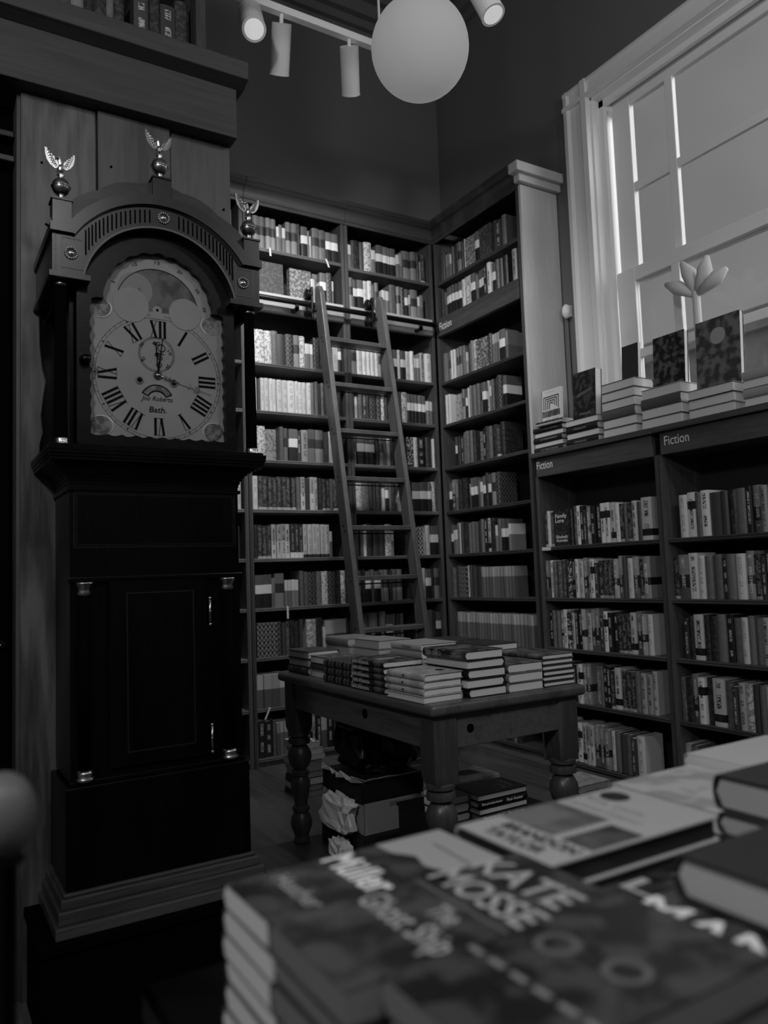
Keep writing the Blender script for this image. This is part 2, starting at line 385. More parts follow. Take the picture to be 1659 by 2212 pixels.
# ------------------------------------------------------------------ bookcases
Z_BACK = [.05, .335, .63, .92, 1.214, 1.509, 1.811, 2.112, 2.407]
def bookcase(name, label, fr, w, d, zt, levels, ledge, gtop, cornice=True, plinth=True, mats=('shelf', 'upright'), lean=0.):
    """fr(u, depth, z) maps the unit's own frame into the room; u runs along the front. levels are shelf tops"""
    o = fr(w / 2, d / 2, 0); t = thing(name, o, label, 'bookcase', 'fitted wooden bookcases')
    def bx(mb, u0, d0, z0, u1, d1, z1):
        p, q = fr(u0, d0, z0), fr(u1, d1, z1)
        mb.box(min(p[0], q[0]), min(p[1], q[1]), min(p[2], q[2]), max(p[0], q[0]), max(p[1], q[1]), max(p[2], q[2]))
    s = .0245
    for a in (0, w - s):
        b = MB(); bx(b, a + .0005, 0, 0, a + s - .0005, d, zt); bx(b, a + .007, -.004, .0, a + s - .007, 0, zt - .05); b.build('side_panel', M[mats[1]], t, .002)
    b = MB(); bx(b, s, d - .012, 0, w - s, d, zt); b.build('back_panel', M['back'], t)
    for z in levels:
        b = MB(); bx(b, s, .006, z - .022, w - s, d - .012, z); bx(b, s, .002, z - .019, w - s, .006, z - .012); bx(b, s, .002, z - .009, w - s, .006, z - .002)
        b.build('shelf', M[mats[0]], t, .0015)
    for z0, z1 in ledge:
        b = MB(); bx(b, s, -.012, z0, w - s, .02, z1); bx(b, s, .02, z1 - .022, w - s, d - .012, z1); b.build('ledge_board', M['ledge' if mats[0] == 'shelf' else mats[0]], t, .003)
    if plinth:
        b = MB(); bx(b, s, .012, 0, w - s, .03, .03); b.build('plinth', M[mats[1]], t)
    if cornice:
        b = MB(); q = [(-.003, zt - .06), (.010, zt - .06), (.012, zt - .042), (.018, zt - .036)] + [(.018 + .040 * (1 - math.cos(a * PI / 16)), zt - .036 + .062 * math.sin(a * PI / 16)) for a in range(1, 9)] + [(.064, zt + .030), (.072, zt + .040), (.080, zt + .046), (.080, zt + .070), (-.003, zt + .070)]
        sd = fr(0, 0, 0)[0] == XSD; n = len(q)
        vs = [fr(max(e, 0) + .0015 if sd else 0, -e, z) for e, z in q] + [fr(w, -e, z) for e, z in q]
        b.add(vs, [tuple(range(n)), tuple(range(2 * n - 1, n - 1, -1))] + [((a + 1) % n, a, n + a, n + (a + 1) % n) for a in range(n)])
        b.v = b.v; bx(b, .085 if sd else 0, .003, zt, w, d, zt + .07)
        b.build('cornice', M['cornice'], t, smooth='auto')
    return t
YBK = 4.328; XSD = 3.119
fb = lambda x0: (lambda u, d, z: (x0 + u, YBK + d, z))
fs = lambda y0: (lambda u, d, z: (XSD + d, y0 - u, z))
for x0, lab, zs in ((1.0, 'tall back bookcase half hidden behind the clock and pier', 3.132), (1.7035, 'tall back bookcase left of the ladder, beside the clock', 3.134), (2.406, 'tall back bookcase in the corner, behind the right stile of the ladder', 3.118)):
    bookcase('bookcase', lab, fb(x0), .7, .30, 3.455, Z_BACK + [zs], [(2.735, 2.848)], 3.45)
tb = bookcase('bookcase', 'tall side bookcase against the right wall with a pale end panel facing the window', fs(4.328), .902, .30, 3.455,
         [.05, .335, .63, .925, 1.214, 1.505, 1.805, 2.105, 2.40, 3.11], [(2.722, 2.848)], 3.45, mats=('shelfy', 'upright'))
b = MB(); b.box(XSD + .002, 3.405, 1.765, XSD + .30, 3.425, 3.42); b.build('end_panel', M['endpan'], tb, .002)['label'] = 'pale wood end panel lit by the window'
b = MB(); b.box(XSD - .03, 3.375, 3.425, XSD + .31, 3.425, 3.47); b.box(XSD - .07, 3.345, 3.47, XSD + .31, 3.425, 3.53); b.build('end_cornice', M['endpan'], tb, .004)
text('lettering', 'Fiction', 'left', (XSD - .0125, 4.269, 2.760), .136, M['letw'], tb, .052)
LOWS = [.03, .353, .646, .928, 1.219]
LOWB = []
for k, (y0, lab) in enumerate(((3.40, 'low bookcase nearest the corner, its top ledge lettered and loaded with book stacks'), (2.52, 'low bookcase under the sash window, second from the corner'), (1.64, 'low bookcase past the display table, third from the corner'))):
    t = bookcase('bookcase', lab, fs(y0), .878, .30, 1.63, LOWS, [(1.625, 1.735)], 1.7, False, mats=('shelfy', 'upright'))
    b = MB(); b.box(XSD - .035, y0 - .878, 1.735, XSD + .31, y0, 1.765); b.build('top_board', M['shelfy'], t, .004)
    LOWB.append(t)
    text('lettering', 'Fiction', 'left', (XSD - .0125, y0 - .032 - (.02 if k else 0), 1.668), .128 if k == 0 else .14, M['letw'], t, .045)
# price tag clipped to the first low shelf
b = MB(); b.box(XSD - .004, 3.30, 1.198, XSD - .0005, 3.37, 1.217); tag(b.build('shelf_label', M['paper']), 'white shelf label strip clipped under the face-out novel', 'shelf label')
# ribbon slips hanging over shelf edges
for (x, z, dx, ln, where) in ((1.872, 3.134, .004, .05, 'hanging from top shelf of the back bookcase beside the clock'), (2.262, 3.134, .02, .05, 'hanging beside two white-banded books on the top back shelf'),
                       (1.93, .92, .0, .07, 'hanging down in front of the patterned spine, back bookcase'), (1.80, .335, -.03, .06, 'slanting off the pale-topped series near the floor'), (1.97, .335, -.008, .065, 'hanging straight from the pale-topped series near the table leg')):
    b = MB(); y = YBK - .008
    b.add([(x - .006, y + .012, z + .003), (x + .006, y + .012, z + .003), (x - .006, y, z + .002), (x + .006, y, z + .002), (x - .006 + dx, y, z - ln), (x + .006 + dx, y, z - ln)], [(0, 1, 3, 2), (2, 3, 5, 4)])
    o = b.build('ribbon_slip', M['paper']); sd = o.modifiers.new('thick', 'SOLIDIFY'); sd.thickness = .0012
    tag(o, 'narrow white paper slip ' + where, 'bookmark', 'paper slips hanging off shelf edges')

# ladder rail and ladder
rail = thing('ladder_rail', (2.3, 4.25, 2.787), 'black tubular ladder rail along the ledge of the back bookcases', 'rail')
b = MB(); b.tube([(1.02, 4.25, 2.787), (3.05, 4.25, 2.787)], .0165, 16); b.build('rail_tube', M['iron'], rail, smooth=True)
for x in (1.10, 2.014, 2.936):
    b = MB(); b.box(x - .010, 4.241, 2.738, x + .010, 4.259, 2.79); b.box(x - .010, 4.241, 2.738, x + .010, 4.3155, 2.756); b.build('bracket', M['iron'], rail)
b = MB(); b.lathe([(.021, 0), (.024, .01), (.021, .018)], (3.046, 4.25, 2.787), 16, 0, 'x'); b.build('end_cap', M['iron'], rail)
lad = thing('library_ladder', (2.345, 3.68, 0), 'wooden library ladder hooked on the black rail, leaning on the back bookcases', 'ladder')
yf = lambda z: 3.632 + .174 * z
for x0, x1 in ((2.112, 2.144), (2.546, 2.578)):
    b = MB(); h = 2.88
    prof = [(yf(0), 0), (yf(0) + .09, 0), (yf(2.70) + .09, 2.70), (yf(2.80) + .082, 2.80), (yf(h) + .055, h), (yf(h) + .02, h), (yf(2.83) - .001, 2.83)]
    b.prism(prof, 'yz', x0, x1); st_ = b.build('stile', M['ladder'], lad, .004)
    b = MB()
    for k in range(9): 
        z = .218 + .2905 * k
        for dz in (-.018, .012): b.lathe([(.005, 0), (.005, .002)], (x0 - .0015, yf(z) + .04 + dz * .6, z + dz - .012), 8, 0, 'x')
    b.build('screws', M['black'], st_)
for k in range(9):
    z = .218 + .2905 * k; b = MB(); y = yf(z)
    b.box(2.144, y + .004, z - .026, 2.546, y + .092, z)
    for q in range(3): b.box(2.144, y + .0005, z - .024 + q * .008, 2.546, y + .0045, z - .018 + q * .008)
    tr_ = b.build('tread', M['ladder'], lad, .0015)
    b = MB(); b.tube([(2.144, y + .05, z - .045), (2.546, y + .05, z - .045)], .004, 8); b.build('tie_rod', M['iron'], tr_)
for x in (2.098, 2.532):
    b = MB(); b.box(x - .004, 4.204, 2.69, x + .008, 4.231, 2.888); b.box(x, 4.17, 2.725, x + .012, 4.231, 2.745)
    rb = b.build('roller_bracket', M['iron'], lad, .003)
    for z in (2.8425, 2.7325):
        b = MB(); b.lathe([(.008, -.02), (.034, -.016), (.036, -.008), (.026, 0), (.036, .008), (.034, .016), (.008, .02)], (x - .014, 4.236, z), 20, 0, 'x'); b.build('wheel', M['iron'], rb, smooth=True)

# track lights, globe
trk = thing('light_track', (1.6, 3.0, 3.64), 'pale ceiling light track hung above the back corner', 'track')
b = MB(); b.box(.4, 2.982, 3.605, 1.93, 3.018, 3.640); b.build('track_bar', M['spotw'], trk, .003)
for x in (.6, 1.9):
    b = MB(); b.tube([(x, 3.0, 3.64), (x, 3.0, ZC)], .006, 8); b.build('hanging_rod', M['spotw'], trk)
trk2 = thing('light_track', (1.9, 2.2, 3.4), 'second pale light track nearer the window, just above the frame', 'track')
b = MB(); b.box(.9, 2.182, 3.462, 2.0, 2.218, 3.495); b.build('track_bar', M['spotw'], trk2, .003)
for x in (1.1, 1.95):
    b = MB(); b.tube([(x, 2.2, 3.49), (x, 2.2, ZC)], .006, 8); b.build('hanging_rod', M['spotw'], trk2)
def spot(p, aim, ln, r, label, lit, zt, energy, ang):
    o = thing('track_spotlight', (p[0], p[1], zt), label, 'spotlight', 'white cylinder spotlights on the tracks')
    d = (Vector(aim) - Vector(p)).normalized(); q = Vector(p) + d * ln
    b = MB(); b.tube([p, q], r, 24); b.tube([q, q + d * .004], r * 1.03, 24); b.build('lamp_head', M['spotw'], o)
    b = MB(); b.tube([q + d * .0042, q + d * .0052], r * .82, 24); b.build('lamp_face', M['lampface'] if lit else M['spotw'], o)
    b = MB(); b.tube([(p[0], p[1], zt), tuple(Vector(p) + d * .05)], .009, 10); b.build('stem', M['spotw'], o)
    if energy:
        L = bpy.data.lights.new('track_spot_beam', 'SPOT'); L.energy = energy; L.spot_size = ang; L.spot_blend = 1.; L.shadow_soft_size = .03
        lo = bpy.data.objects.new('track_spot_beam', L); COL.objects.link(lo); lo.location = q + d * .02
        lo.rotation_euler = d.to_track_quat('-Z', 'Y').to_euler()
SPOTS = [((1.235, 3.0, 3.565), (1.02, 2.2, 2.4), .20, .050, 'white cylinder spotlight at the left end of the track, its lit face turned down', True, 3.61, 0, 1.),
         ((1.385, 3.0, 3.565), (1.85, 4.5, 1.7), .20, .044, 'second white cylinder spotlight from the left, tilted toward the clock', False, 3.61, SPOT_E[0], 2.3),
         ((1.728, 3.0, 3.57), (2.6, 4.5, 1.9), .20, .044, 'third white cylinder spotlight, hanging left of the globe lamp', False, 3.61, SPOT_E[1], 2.3),
         ((1.83, 2.2, 3.38), (2.1, 1.5, 1.6), .20, .046, 'white cylinder spotlight on the nearer track, to the right of the globe lamp', True, 3.47, 0, 1.)]
for s in SPOTS: spot(*s)
gl = thing('globe_lamp', (1.546, 2.173, 2.982), 'large round white globe lamp hanging from the ceiling', 'lamp')
b = MB(); b.ball((1.546, 2.173, 2.982), .176, n=48); b.build('globe', M['globe'], gl, smooth=True)
b = MB(); b.lathe([(.05, .165), (.055, .18), (.03, .21), (.012, .23)], (1.546, 2.173, 2.982), 24); b.build('gallery_cap', M['spotw'], gl, smooth=True)
b = MB(); b.tube([(1.546, 2.173, 3.2), (1.546, 2.173, ZC)], .008, 10); b.build('hanging_rod', M['spotw'], gl)
sn = thing('alarm_sensor', (3.40, 3.36, 2.65), 'small white rounded alarm sensor in the dark gap beside the window frame', 'sensor')
b = MB(); b.ball((3.40, 3.355, 2.655), .028, .026, .045, 20); b.build('housing', M['white'], sn, smooth=True)
b = MB(); b.box(3.405, 3.335, 2.62, 3.432, 3.38, 2.69); b.build('base', M['white'], sn, .004)
b = MB(); b.tube([(3.42, 3.36, 2.62), (3.424, 3.362, 1.78)], .003, 6); b.build('wire', M['iron'], sn)

# ------------------------------------------------------------------ longcase clock
CX, CZ = .573, 1.85
clk = thing('longcase_clock', (CX, 2.2, .25), 'dark mahogany longcase clock with painted arched dial and three brass eagle finials', 'clock')
plat = thing('clock_platform', (CX, 2.19, 0), 'low black platform under the longcase clock', 'platform')
b = MB(); b.box(.27, 2.06, 0, .885, 2.345, .225); b.build('box', M['black'], plat); b = MB(); b.box(.262, 2.05, .225, .888, 2.345, .25); b.build('top', M['black'], plat, .003)
def arc(r, a0, a1, n, cx=CX, cz=CZ, wav=None):
    out = []
    for i in range(n + 1):
        a = math.radians(a0 + (a1 - a0) * i / n); q = r + (wav(a) if wav else 0); out.append((cx + q * math.cos(a), cz + q * math.sin(a)))
    return out
def star(xa, xb, z0, z1, r, cz=CZ, ctr=(CX, 1.70), n=220, scal=None):
    """outline: box united with a disc, sampled by angle about ctr"""
    out = []
    for i in range(n):
        a = 2 * PI * i / n; d = (math.cos(a), math.sin(a))
        t1 = min([(xb - ctr[0]) / d[0] if d[0] > 1e-9 else ((xa - ctr[0]) / d[0] if d[0] < -1e-9 else 9), (z1 - ctr[1]) / d[1] if d[1] > 1e-9 else ((z0 - ctr[1]) / d[1] if d[1] < -1e-9 else 9)])
        ox, oz = ctr[0] - CX, ctr[1] - cz; B = ox * d[0] + oz * d[1]; D = B * B - (ox * ox + oz * oz - r * r)
        t2 = -B + math.sqrt(D) if D > 0 else 0
        t = max(t1, t2)
        p = (ctr[0] + d[0] * t, ctr[1] + d[1] * t)
        if scal: t += scal(p, t1 > t2); p = (ctr[0] + d[0] * t, ctr[1] + d[1] * t)
        out.append(p)
    return out
def scal(p, box):
    if box: q = p[1] if abs(abs(p[0] - CX) - .18) < .012 else p[0]; return -.003 + .006 * abs(math.sin(q * PI / .036)) - (.004 if abs(p[0] - CX) > .17 and abs(p[1] - 1.85) < .01 else 0)
    a = math.atan2(p[1] - CZ, p[0] - CX); return -.003 + .006 * abs(math.sin(a * 11))
# hood: carcass, door, frieze
b = MB(); b.box(.345, 2.12, 1.452, .357, 2.352, 1.90); b.box(.785, 2.12, 1.452, .797, 2.352, 1.90); b.box(.357, 2.34, 1.452, .785, 2.352, 1.95); b.box(.357, 2.13, 1.452, .785, 2.34, 1.47)
arcs = arc(.245, 180, 0, 40); b.ring(arc(.255, 180, 0, 40), arcs, 2.10, 2.352, closed=False); b.build('hood_case', M['mahog'], clk)
b = MB(); outer = star(.357, .785, 1.456, 1.905, .212); inner = star(CX - .181, CX + .181, 1.487, 1.851, .149, scal=scal); b.ring(outer, inner, 2.082, 2.102)
dr = b.build('hood_door', M['mahogd'], clk)
b = MB(); b.lathe([(.002, -.024), (.011, -.022), (.013, -.015), (.007, -.008), (.014, -.003), (.015, 0)], (.377, 2.082, 1.679), 18, 0, 'y'); b.build('door_knob', M['mahog'], dr, smooth=True)
b = MB(); b.prism(star(CX - .184, CX + .184, 1.484, 1.854, .152), 'xz', 2.0935, 2.0955); b.build('door_glass', M['glass'], dr)
pts = [(.294, 1.892), (.372, 1.892)] + arc(.207, 168, 12, 40) + [(.774, 1.892), (.852, 1.892), (.852, 1.996), (.803, 1.996)] + arc(.268, 32.5, 147.5, 40) + [(.343, 1.996), (.294, 1.996)]
b = MB(); b.prism(pts, 'xz', 2.05, 2.10); b.box(.294, 2.10, 1.892, .306, 2.352, 1.996); b.box(.84, 2.10, 1.892, .852, 2.352, 1.996); fz = b.build('frieze', M['mahogl'], clk)
b = MB(); b.ring(arc(.211, 168, 12, 48), arc(.206, 168, 12, 48), 2.0475, 2.05, closed=False); b.ring(arc(.270, 33, 147, 48), arc(.2665, 33, 147, 48), 2.047, 2.05, closed=False)
for x0, x1 in ((.316, .368), (.778, .83)):
    b.ring([(x0, 1.905), (x1, 1.905), (x1, 1.986), (x0, 1.986)], [(x0 + .0018, 1.9068), (x1 - .0018, 1.9068), (x1 - .0018, 1.9842), (x0 + .0018, 1.9842)], 2.0485, 2.05)
for x in (.299, .303, .843, .847):
    for k in range(18): b.ball((x, 2.05, 1.898 + k * .0053), .0014, n=6)
b.build('stringing', M['inlay'], fz)
b = MB()
for k in range(48):
    a = 165 - k * 150 / 47
    if abs(a - 89) < 7:
        if len(b.v): b.build('fluting', M['black'], fz); b = MB()
        continue
    r0, r1 = .222, .257
    x = CX + math.cos(math.radians(a)) * .2395
    if abs(x - .322) < .03 or abs(x - .824) < .03: continue
    z0 = CZ + math.sqrt(max(.0, .221 ** 2 - (x - CX) ** 2)); z1 = CZ + math.sqrt(max(0, .258 ** 2 - (x - CX) ** 2))
    if abs(x - CX) > .205: continue
    w = .0021
    b.prism([(x - w, z0), (x + w, z0), (x + w, z1 - .002), (x, z1), (x - w, z1 - .002)], 'xz', 2.0492, 2.0502)
b.build('fluting', M['black'], fz)
for x, z in ((.339, 1.946), (.577, 2.089), (.803, 1.945)):
    b = MB(); b.ball((x, 2.05, z), .009, .006, .009, 16); b.lathe([(.0135, -.002), (.0135, .001)], (x, 2.05, z), 24, 0, 'y')
    for k in range(16): b.ball((x + .0145 * math.cos(k * PI / 8), 2.048, z + .0145 * math.sin(k * PI / 8)), .0031, n=8)
    b.build('rosette', M['brass'], fz, smooth=True)
pts = [(.288, 1.996), (.343, 1.996)] + arc(.268, 147.5, 32.5, 48) + [(.803, 1.996), (.858, 1.996), (.858, 2.018), (.815, 2.018)] + arc(.297, 34.6, 145.4, 48) + [(.331, 2.018), (.288, 2.018)]
b = MB(); b.prism(pts, 'xz', 2.038, 2.09); b.prism([(.288, 1.996), (.300, 1.996), (.300, 2.018), (.288, 2.018)], 'xz', 2.09, 2.352); b.prism([(.846, 1.996), (.858, 1.996), (.858, 2.018), (.846, 2.018)], 'xz', 2.09, 2.352)
b.prism([(.286, 1.878), (.385, 1.878), (.385, 1.892), (.286, 1.892)], 'xz', 2.042, 2.10); b.prism([(.761, 1.878), (.86, 1.878), (.86, 1.892), (.761, 1.892)], 'xz', 2.042, 2.10)
b.box(.286, 2.10, 1.878, .345, 2.352, 1.892); b.box(.797, 2.10, 1.878, .86, 2.352, 1.892)
b.build('hood_cornice', M['mahogl'], clk)
wav = lambda a: .006 * abs(math.sin(a * 9)) + .003 * math.sin(a * 5)
b = MB(); b.ring(arc(.331, 150, 30, 90, wav=wav), arc(.29, 150, 30, 90), 2.06, 2.075, closed=False); b.ring(arc(.262, 150, 30, 40), arc(.255, 150, 30, 40), 2.075, 2.34, closed=False); b.build('crest_board', M['mahogc'], clk)
for x0, z0, z1 in ((.294, 2.0, 2.086), (.549, 2.125, 2.204), (.806, 2.0, 2.081)):
    b = MB(); b.box(x0, 2.045, z0, x0 + .047, 2.09, z1 - .006); b.box(x0 - .003, 2.042, z1 - .006, x0 + .05, 2.093, z1); pl = b.build('finial_plinth', M['mahogl'], clk, .001)
    c = (x0 + .0235, 2.067)
    fin = MB(); fin.lathe([(.010, z1), (.008, z1 + .004), (.006, z1 + .012), (.010, z1 + .018)], (c[0], c[1], 0), 16)
    fin.ball((c[0], c[1], z1 + .038), .0225, .0225, .0235, 24); fin.lathe([(.0235, z1 + .036), (.0245, z1 + .038), (.0235, z1 + .040)], (c[0], c[1], 0), 24)
    fin.lathe([(.008, z1 + .058), (.005, z1 + .064), (.010, z1 + .070), (.006, z1 + .074)], (c[0], c[1], 0), 14)
    f = fin.build('finial', M['brass'], clk, smooth=True)
    e = MB(); zb = z1 + .088
    e.ball((c[0], c[1], zb), .0085, .008, .014, 12, rot=Matrix.Rotation(.25, 3, 'Y'))
    e.tube([(c[0] - .001, c[1], zb + .01), (c[0] - .004, c[1] - .003, zb + .022), (c[0] - .010, c[1] - .006, zb + .026), (c[0] - .014, c[1] - .007, zb + .021)], [.0055, .004, .0038, .0012], 8)
    for sx in (-1, 1):   # raised wings, feathered edge
        P = [(0, .0), (.010, -.005), (.020, .002), (.028, .013), (.032, .027), (.033, .045), (.0275, .043), (.0265, .037), (.022, .037), (.021, .031), (.0165, .031), (.0155, .026), (.011, .026), (.010, .020), (.006, .019), (.003, .013)]
        k = 1.05 if sx < 0 else .92
        e.prism([(c[0] + sx * (.004 + q[0] * k), zb + .002 + q[1] * k) for q in (P if sx > 0 else P[::-1])], 'xz', c[1] - .002, c[1] + .002)
        for j in range(6):
            e.ball((c[0] + sx * (.012 + .0034 * j) * k, c[1] - .002, zb + .006 + .0064 * j * k), .0034, .0022, .0046, 8); e.ball((c[0] + sx * (.019 + .0022 * j) * k, c[1] - .002, zb + .008 + .0056 * j * k), .0028, .0020, .0044, 8)
    e.tube([(c[0] - .004, c[1], zb - .008), (c[0] - .011, c[1] - .004, zb - .014)], [.003, .0015], 8); e.tube([(c[0] + .003, c[1], zb - .01), (c[0] + .004, c[1] - .003, zb - .018)], [.003, .002], 8)
    e.tube([(c[0] + .002, c[1] + .002, zb - .008), (c[0] - .002, c[1] + .008, zb - .018)], [.005, .003], 8)
    e.build('eagle', M['brass'], f, smooth=False)
for x in (.318, .829):
    col = MB(); z0, z1 = 1.470, 1.866; n = 40
    rr = lambda i: .0148 + (.0010 if i % 4 < 2 else -.0012)
    vs = []; 
    for z, k in ((z0, 1.), (z0 + .13, 1.), (z1, .9)):
        for i in range(n): vs.append((x + rr(i) * k * math.cos(2 * PI * i / n), 2.078 + rr(i) * k * math.sin(2 * PI * i / n), z))
    col.add(vs, [(j * n + i, j * n + (i + 1) % n, (j + 1) * n + (i + 1) % n, (j + 1) * n + i) for j in range(2) for i in range(n)])
    c_ = col.build('hood_column', M['black'], clk)
    b = MB(); b.lathe([(.020, 1.452), (.020, 1.457), (.016, 1.461), (.018, 1.466), (.0145, 1.472)], (x, 2.078, 0), 20); b.build('base', M['brass'], c_, smooth=True)
    b = MB(); b.lathe([(.0135, 1.864), (.017, 1.869), (.014, 1.872), (.019, 1.879)], (x, 2.078, 0), 20); b.build('capital', M['brass'], c_, smooth=True)
ear = [(.345, 1.456), (.300, 1.456), (.302, 1.50), (.310, 1.53), (.305, 1.58), (.312, 1.64), (.318, 1.68), (.308, 1.72), (.302, 1.78), (.300, 1.88), (.345, 1.88)]
b = MB(); b.prism(ear, 'xz', 2.335, 2.350); b.build('back_ear', M['mahog'], clk)
b = MB(); b.prism([(2 * .571 - p[0], p[1]) for p in ear][::-1], 'xz', 2.335, 2.350); b.build('back_ear', M['mahog'], clk)
# hood base moulding and throat
b = MB()
for i, (z0, z1, e) in enumerate(((1.412, 1.420, .003), (1.420, 1.428, .006), (1.428, 1.436, .009), (1.436, 1.447, .010), (1.447, 1.454, .004))):
    b.box(.290 - e, 2.05 - e, z0, .848 + e, 2.352, z1)
b.build('hood_base_moulding', M['mahog'], clk, .0015)
b = MB(); n = 10
for i in range(n):
    a0, a1 = i / n * PI / 2, (i + 1) / n * PI / 2
    e = .055 * (1 - math.cos(a1)); z0 = 1.352 + .06 * math.sin(a0); z1 = 1.352 + .06 * math.sin(a1) if i < n - 1 else 1.412
    b.box(.344 - e, 2.12 - e, z0, .799 + e, 2.352, max(z1, z0 + .001))
b.box(.338, 2.112, 1.343, .805, 2.352, 1.352); b.build('throat_moulding', M['mahog'], clk)
b = MB(); b.box(.344, 2.12, .60, .799, 2.352, 1.345); tk = b.build('trunk', M['mahog'], clk)
b = MB()
def border(x0, x1, z0, z1, w, y): b.ring([(x0, z0), (x1, z0), (x1, z1), (x0, z1)], [(x0 + w, z0 + w), (x1 - w, z0 + w), (x1 - w, z1 - w), (x0 + w, z1 - w)], y, y + .0016)
border(.353, .790, 1.193, 1.341, .0016, 2.1185); border(.361, .782, 1.201, 1.333, .0012, 2.1185)
for k in range(75):
    for z in (1.197, 1.337): b.box(.357 + k * .0057, 2.1187, z - .0016, .3596 + k * .0057, 2.12, z + .0016)
for k in range(24):
    for x in (.357, .786): b.box(x - .0016, 2.1187, 1.2 + k * .0057, x + .0016, 2.12, 1.2028 + k * .0057)
b.build('beaded_stringing', M['mahogl'], tk)
b = MB(); b.box(.338, 2.108, 1.104, .805, 2.12, 1.118); b.build('trunk_moulding', M['mahog'], tk, .002)
b = MB(); b.box(.340, 2.112, .594, .803, 2.12, .606); b.build('trunk_moulding', M['mahog'], tk, .002)
b = MB(); b.box(.438, 2.108, .626, .701, 2.12, 1.113); d = b.build('trunk_door', M['mahog'], clk, .004)
b = MB(); b.ring([(.481, .66), (.662, .66), (.662, 1.074), (.481, 1.074)], [(.485, .664), (.658, .664), (.658, 1.070), (.485, 1.070)], 2.1055, 2.108); b.build('door_inlay', M['mahogl'], d)
for z in (1.013, .668):
    b = MB(); b.tube([(.706, 2.104, z - .032), (.706, 2.104, z + .032)], .0034, 10)
    for q in (-.036, .036): b.ball((.706, 2.104, z + q), .0052, n=10)
    b.ball((.706, 2.104, z), .0045, n=8); b.build('hinge', M['brass'], d, smooth=True)
for x in (.377, .760):
    b = MB(); b.lathe([(.016, .63), (.0155, 1.075)], (x, 2.118, 0), 18); q = b.build('quarter_column', M['black'], clk, smooth=True)
    b = MB(); b.lathe([(.0165, 1.070), (.020, 1.076), (.0165, 1.082), (.019, 1.090), (.024, 1.100), (.025, 1.104)], (x, 2.118, 0), 18); b.build('capital', M['brass'], q, smooth=True)
    b = MB(); b.lathe([(.025, .606), (.025, .612), (.019, .617), (.023, .624), (.0165, .632)], (x, 2.118, 0), 18); b.build('base', M['brass'], q, smooth=True)
b = MB(); b.box(.330, 2.104, .345, .812, 2.352, .594); b.build('base_box', M['mahog'], clk, .003)
b = MB(); b.box(.316, 2.085, .312, .828, 2.352, .336); b.box(.323, 2.095, .336, .820, 2.352, .345); b.box(.300, 2.062, .252, .848, 2.352, .280); b.box(.308, 2.074, .28, .838, 2.352, .312); b.build('skirting', M['skirt'], clk, .003)
# dial
DC = (.573, 1.657)
b = MB(); b.prism(star(CX - .186, CX + .186, 1.482, 1.857, .155), 'xz', 2.104, 2.107); dl = b.build('dial', M['dial'], clk)
Y = 2.1036
def disc(b, c, r, y, n=40, rx=None): b.prism([(c[0] + (rx or r) * math.cos(2 * PI * i / n), c[1] + r * math.sin(2 * PI * i / n)) for i in range(n)], 'xz', y, y + .0004)
def circ(b, c, r, w, y=Y, n=90): b.ring(arc(r, 0, 360, n, *c), arc(r - w, 0, 360, n, *c), y, y + .0004, closed=False)
b = MB(); b.ring(arc(.1125, 0, 180, 60), [(CX + (.1125 - 2 * .1125 * i / 60), CZ - .008) for i in range(61)], 2.1034, 2.104, closed=False); b.build('moon_opening', M['scene'], dl)
b = MB(); b.ring(arc(.1135, 0, 180, 60), arc(.1115, 0, 180, 60), 2.1026, 2.1034, closed=False); b.build('opening_edge', M['ink'], dl)
b = MB(); disc(b, (.512, 1.897), .047, 2.1029); b.build('moon', M['dialp'], dl)
b = MB(); disc(b, (.522, 1.896), .008, 2.1026, 16); b.build('moon_mark', M['dial2'], dl)
b = MB(); disc(b, (.500, 1.852), .048, 2.1022); disc(b, (.648, 1.846), .045, 2.1022); b.build('moon_humps', M['dial'], dl)
b = MB(); b.lathe([(.013, 0), (.013, .002)], (CX - .002, 2.1018, 1.846), 20, 0, 'y'); b.box(CX - .022, 2.102, 1.822, CX + .018, 2.1035, 1.840); b.build('lug', M['dial'], dl)
b = MB(); disc(b, (CX - .002, 1.847), .004, 2.1014, 14); b.build('lug_hole', M['ink'], dl)
L = MB(); circ(L, DC, .1755, .0010); circ(L, DC, .1675, .0008); circ(L, (.568, 1.722), .0495, .0009); circ(L, (.568, 1.722), .0445, .0006)
for k in range(60):
    a = 2 * PI * k / 60; big = k % 5 == 0; w = .0016 if big else .0005; r0, r1 = (.164, .1725) if big else (.1675, .1745)
    c, s = math.cos(a), math.sin(a)
    L.prism([(DC[0] + c * r0 - s * w * .3, DC[1] + s * r0 + c * w * .3), (DC[0] + c * r1 - s * w, DC[1] + s * r1 + c * w), (DC[0] + c * r1 + s * w, DC[1] + s * r1 - c * w), (DC[0] + c * r0 + s * w * .3, DC[1] + s * r0 - c * w * .3)][::-1], 'xz', Y - .0004, Y)
    q = (.568, 1.722); w = .0004; r0, r1 = .0445, .049
    L.prism([(q[0] + c * r0 - s * w, q[1] + s * r0 + c * w), (q[0] + c * r1 - s * w, q[1] + s * r1 + c * w), (q[0] + c * r1 + s * w, q[1] + s * r1 - c * w), (q[0] + c * r0 + s * w, q[1] + s * r0 - c * w)][::-1], 'xz', Y - .0004, Y)
L.build('minute_ring_marking', M['ink'], dl)
NUM = ['XII', 'I', 'II', 'III', 'IIII', 'V', 'VI', 'VII', 'VIII', 'IX', 'X', 'XI']
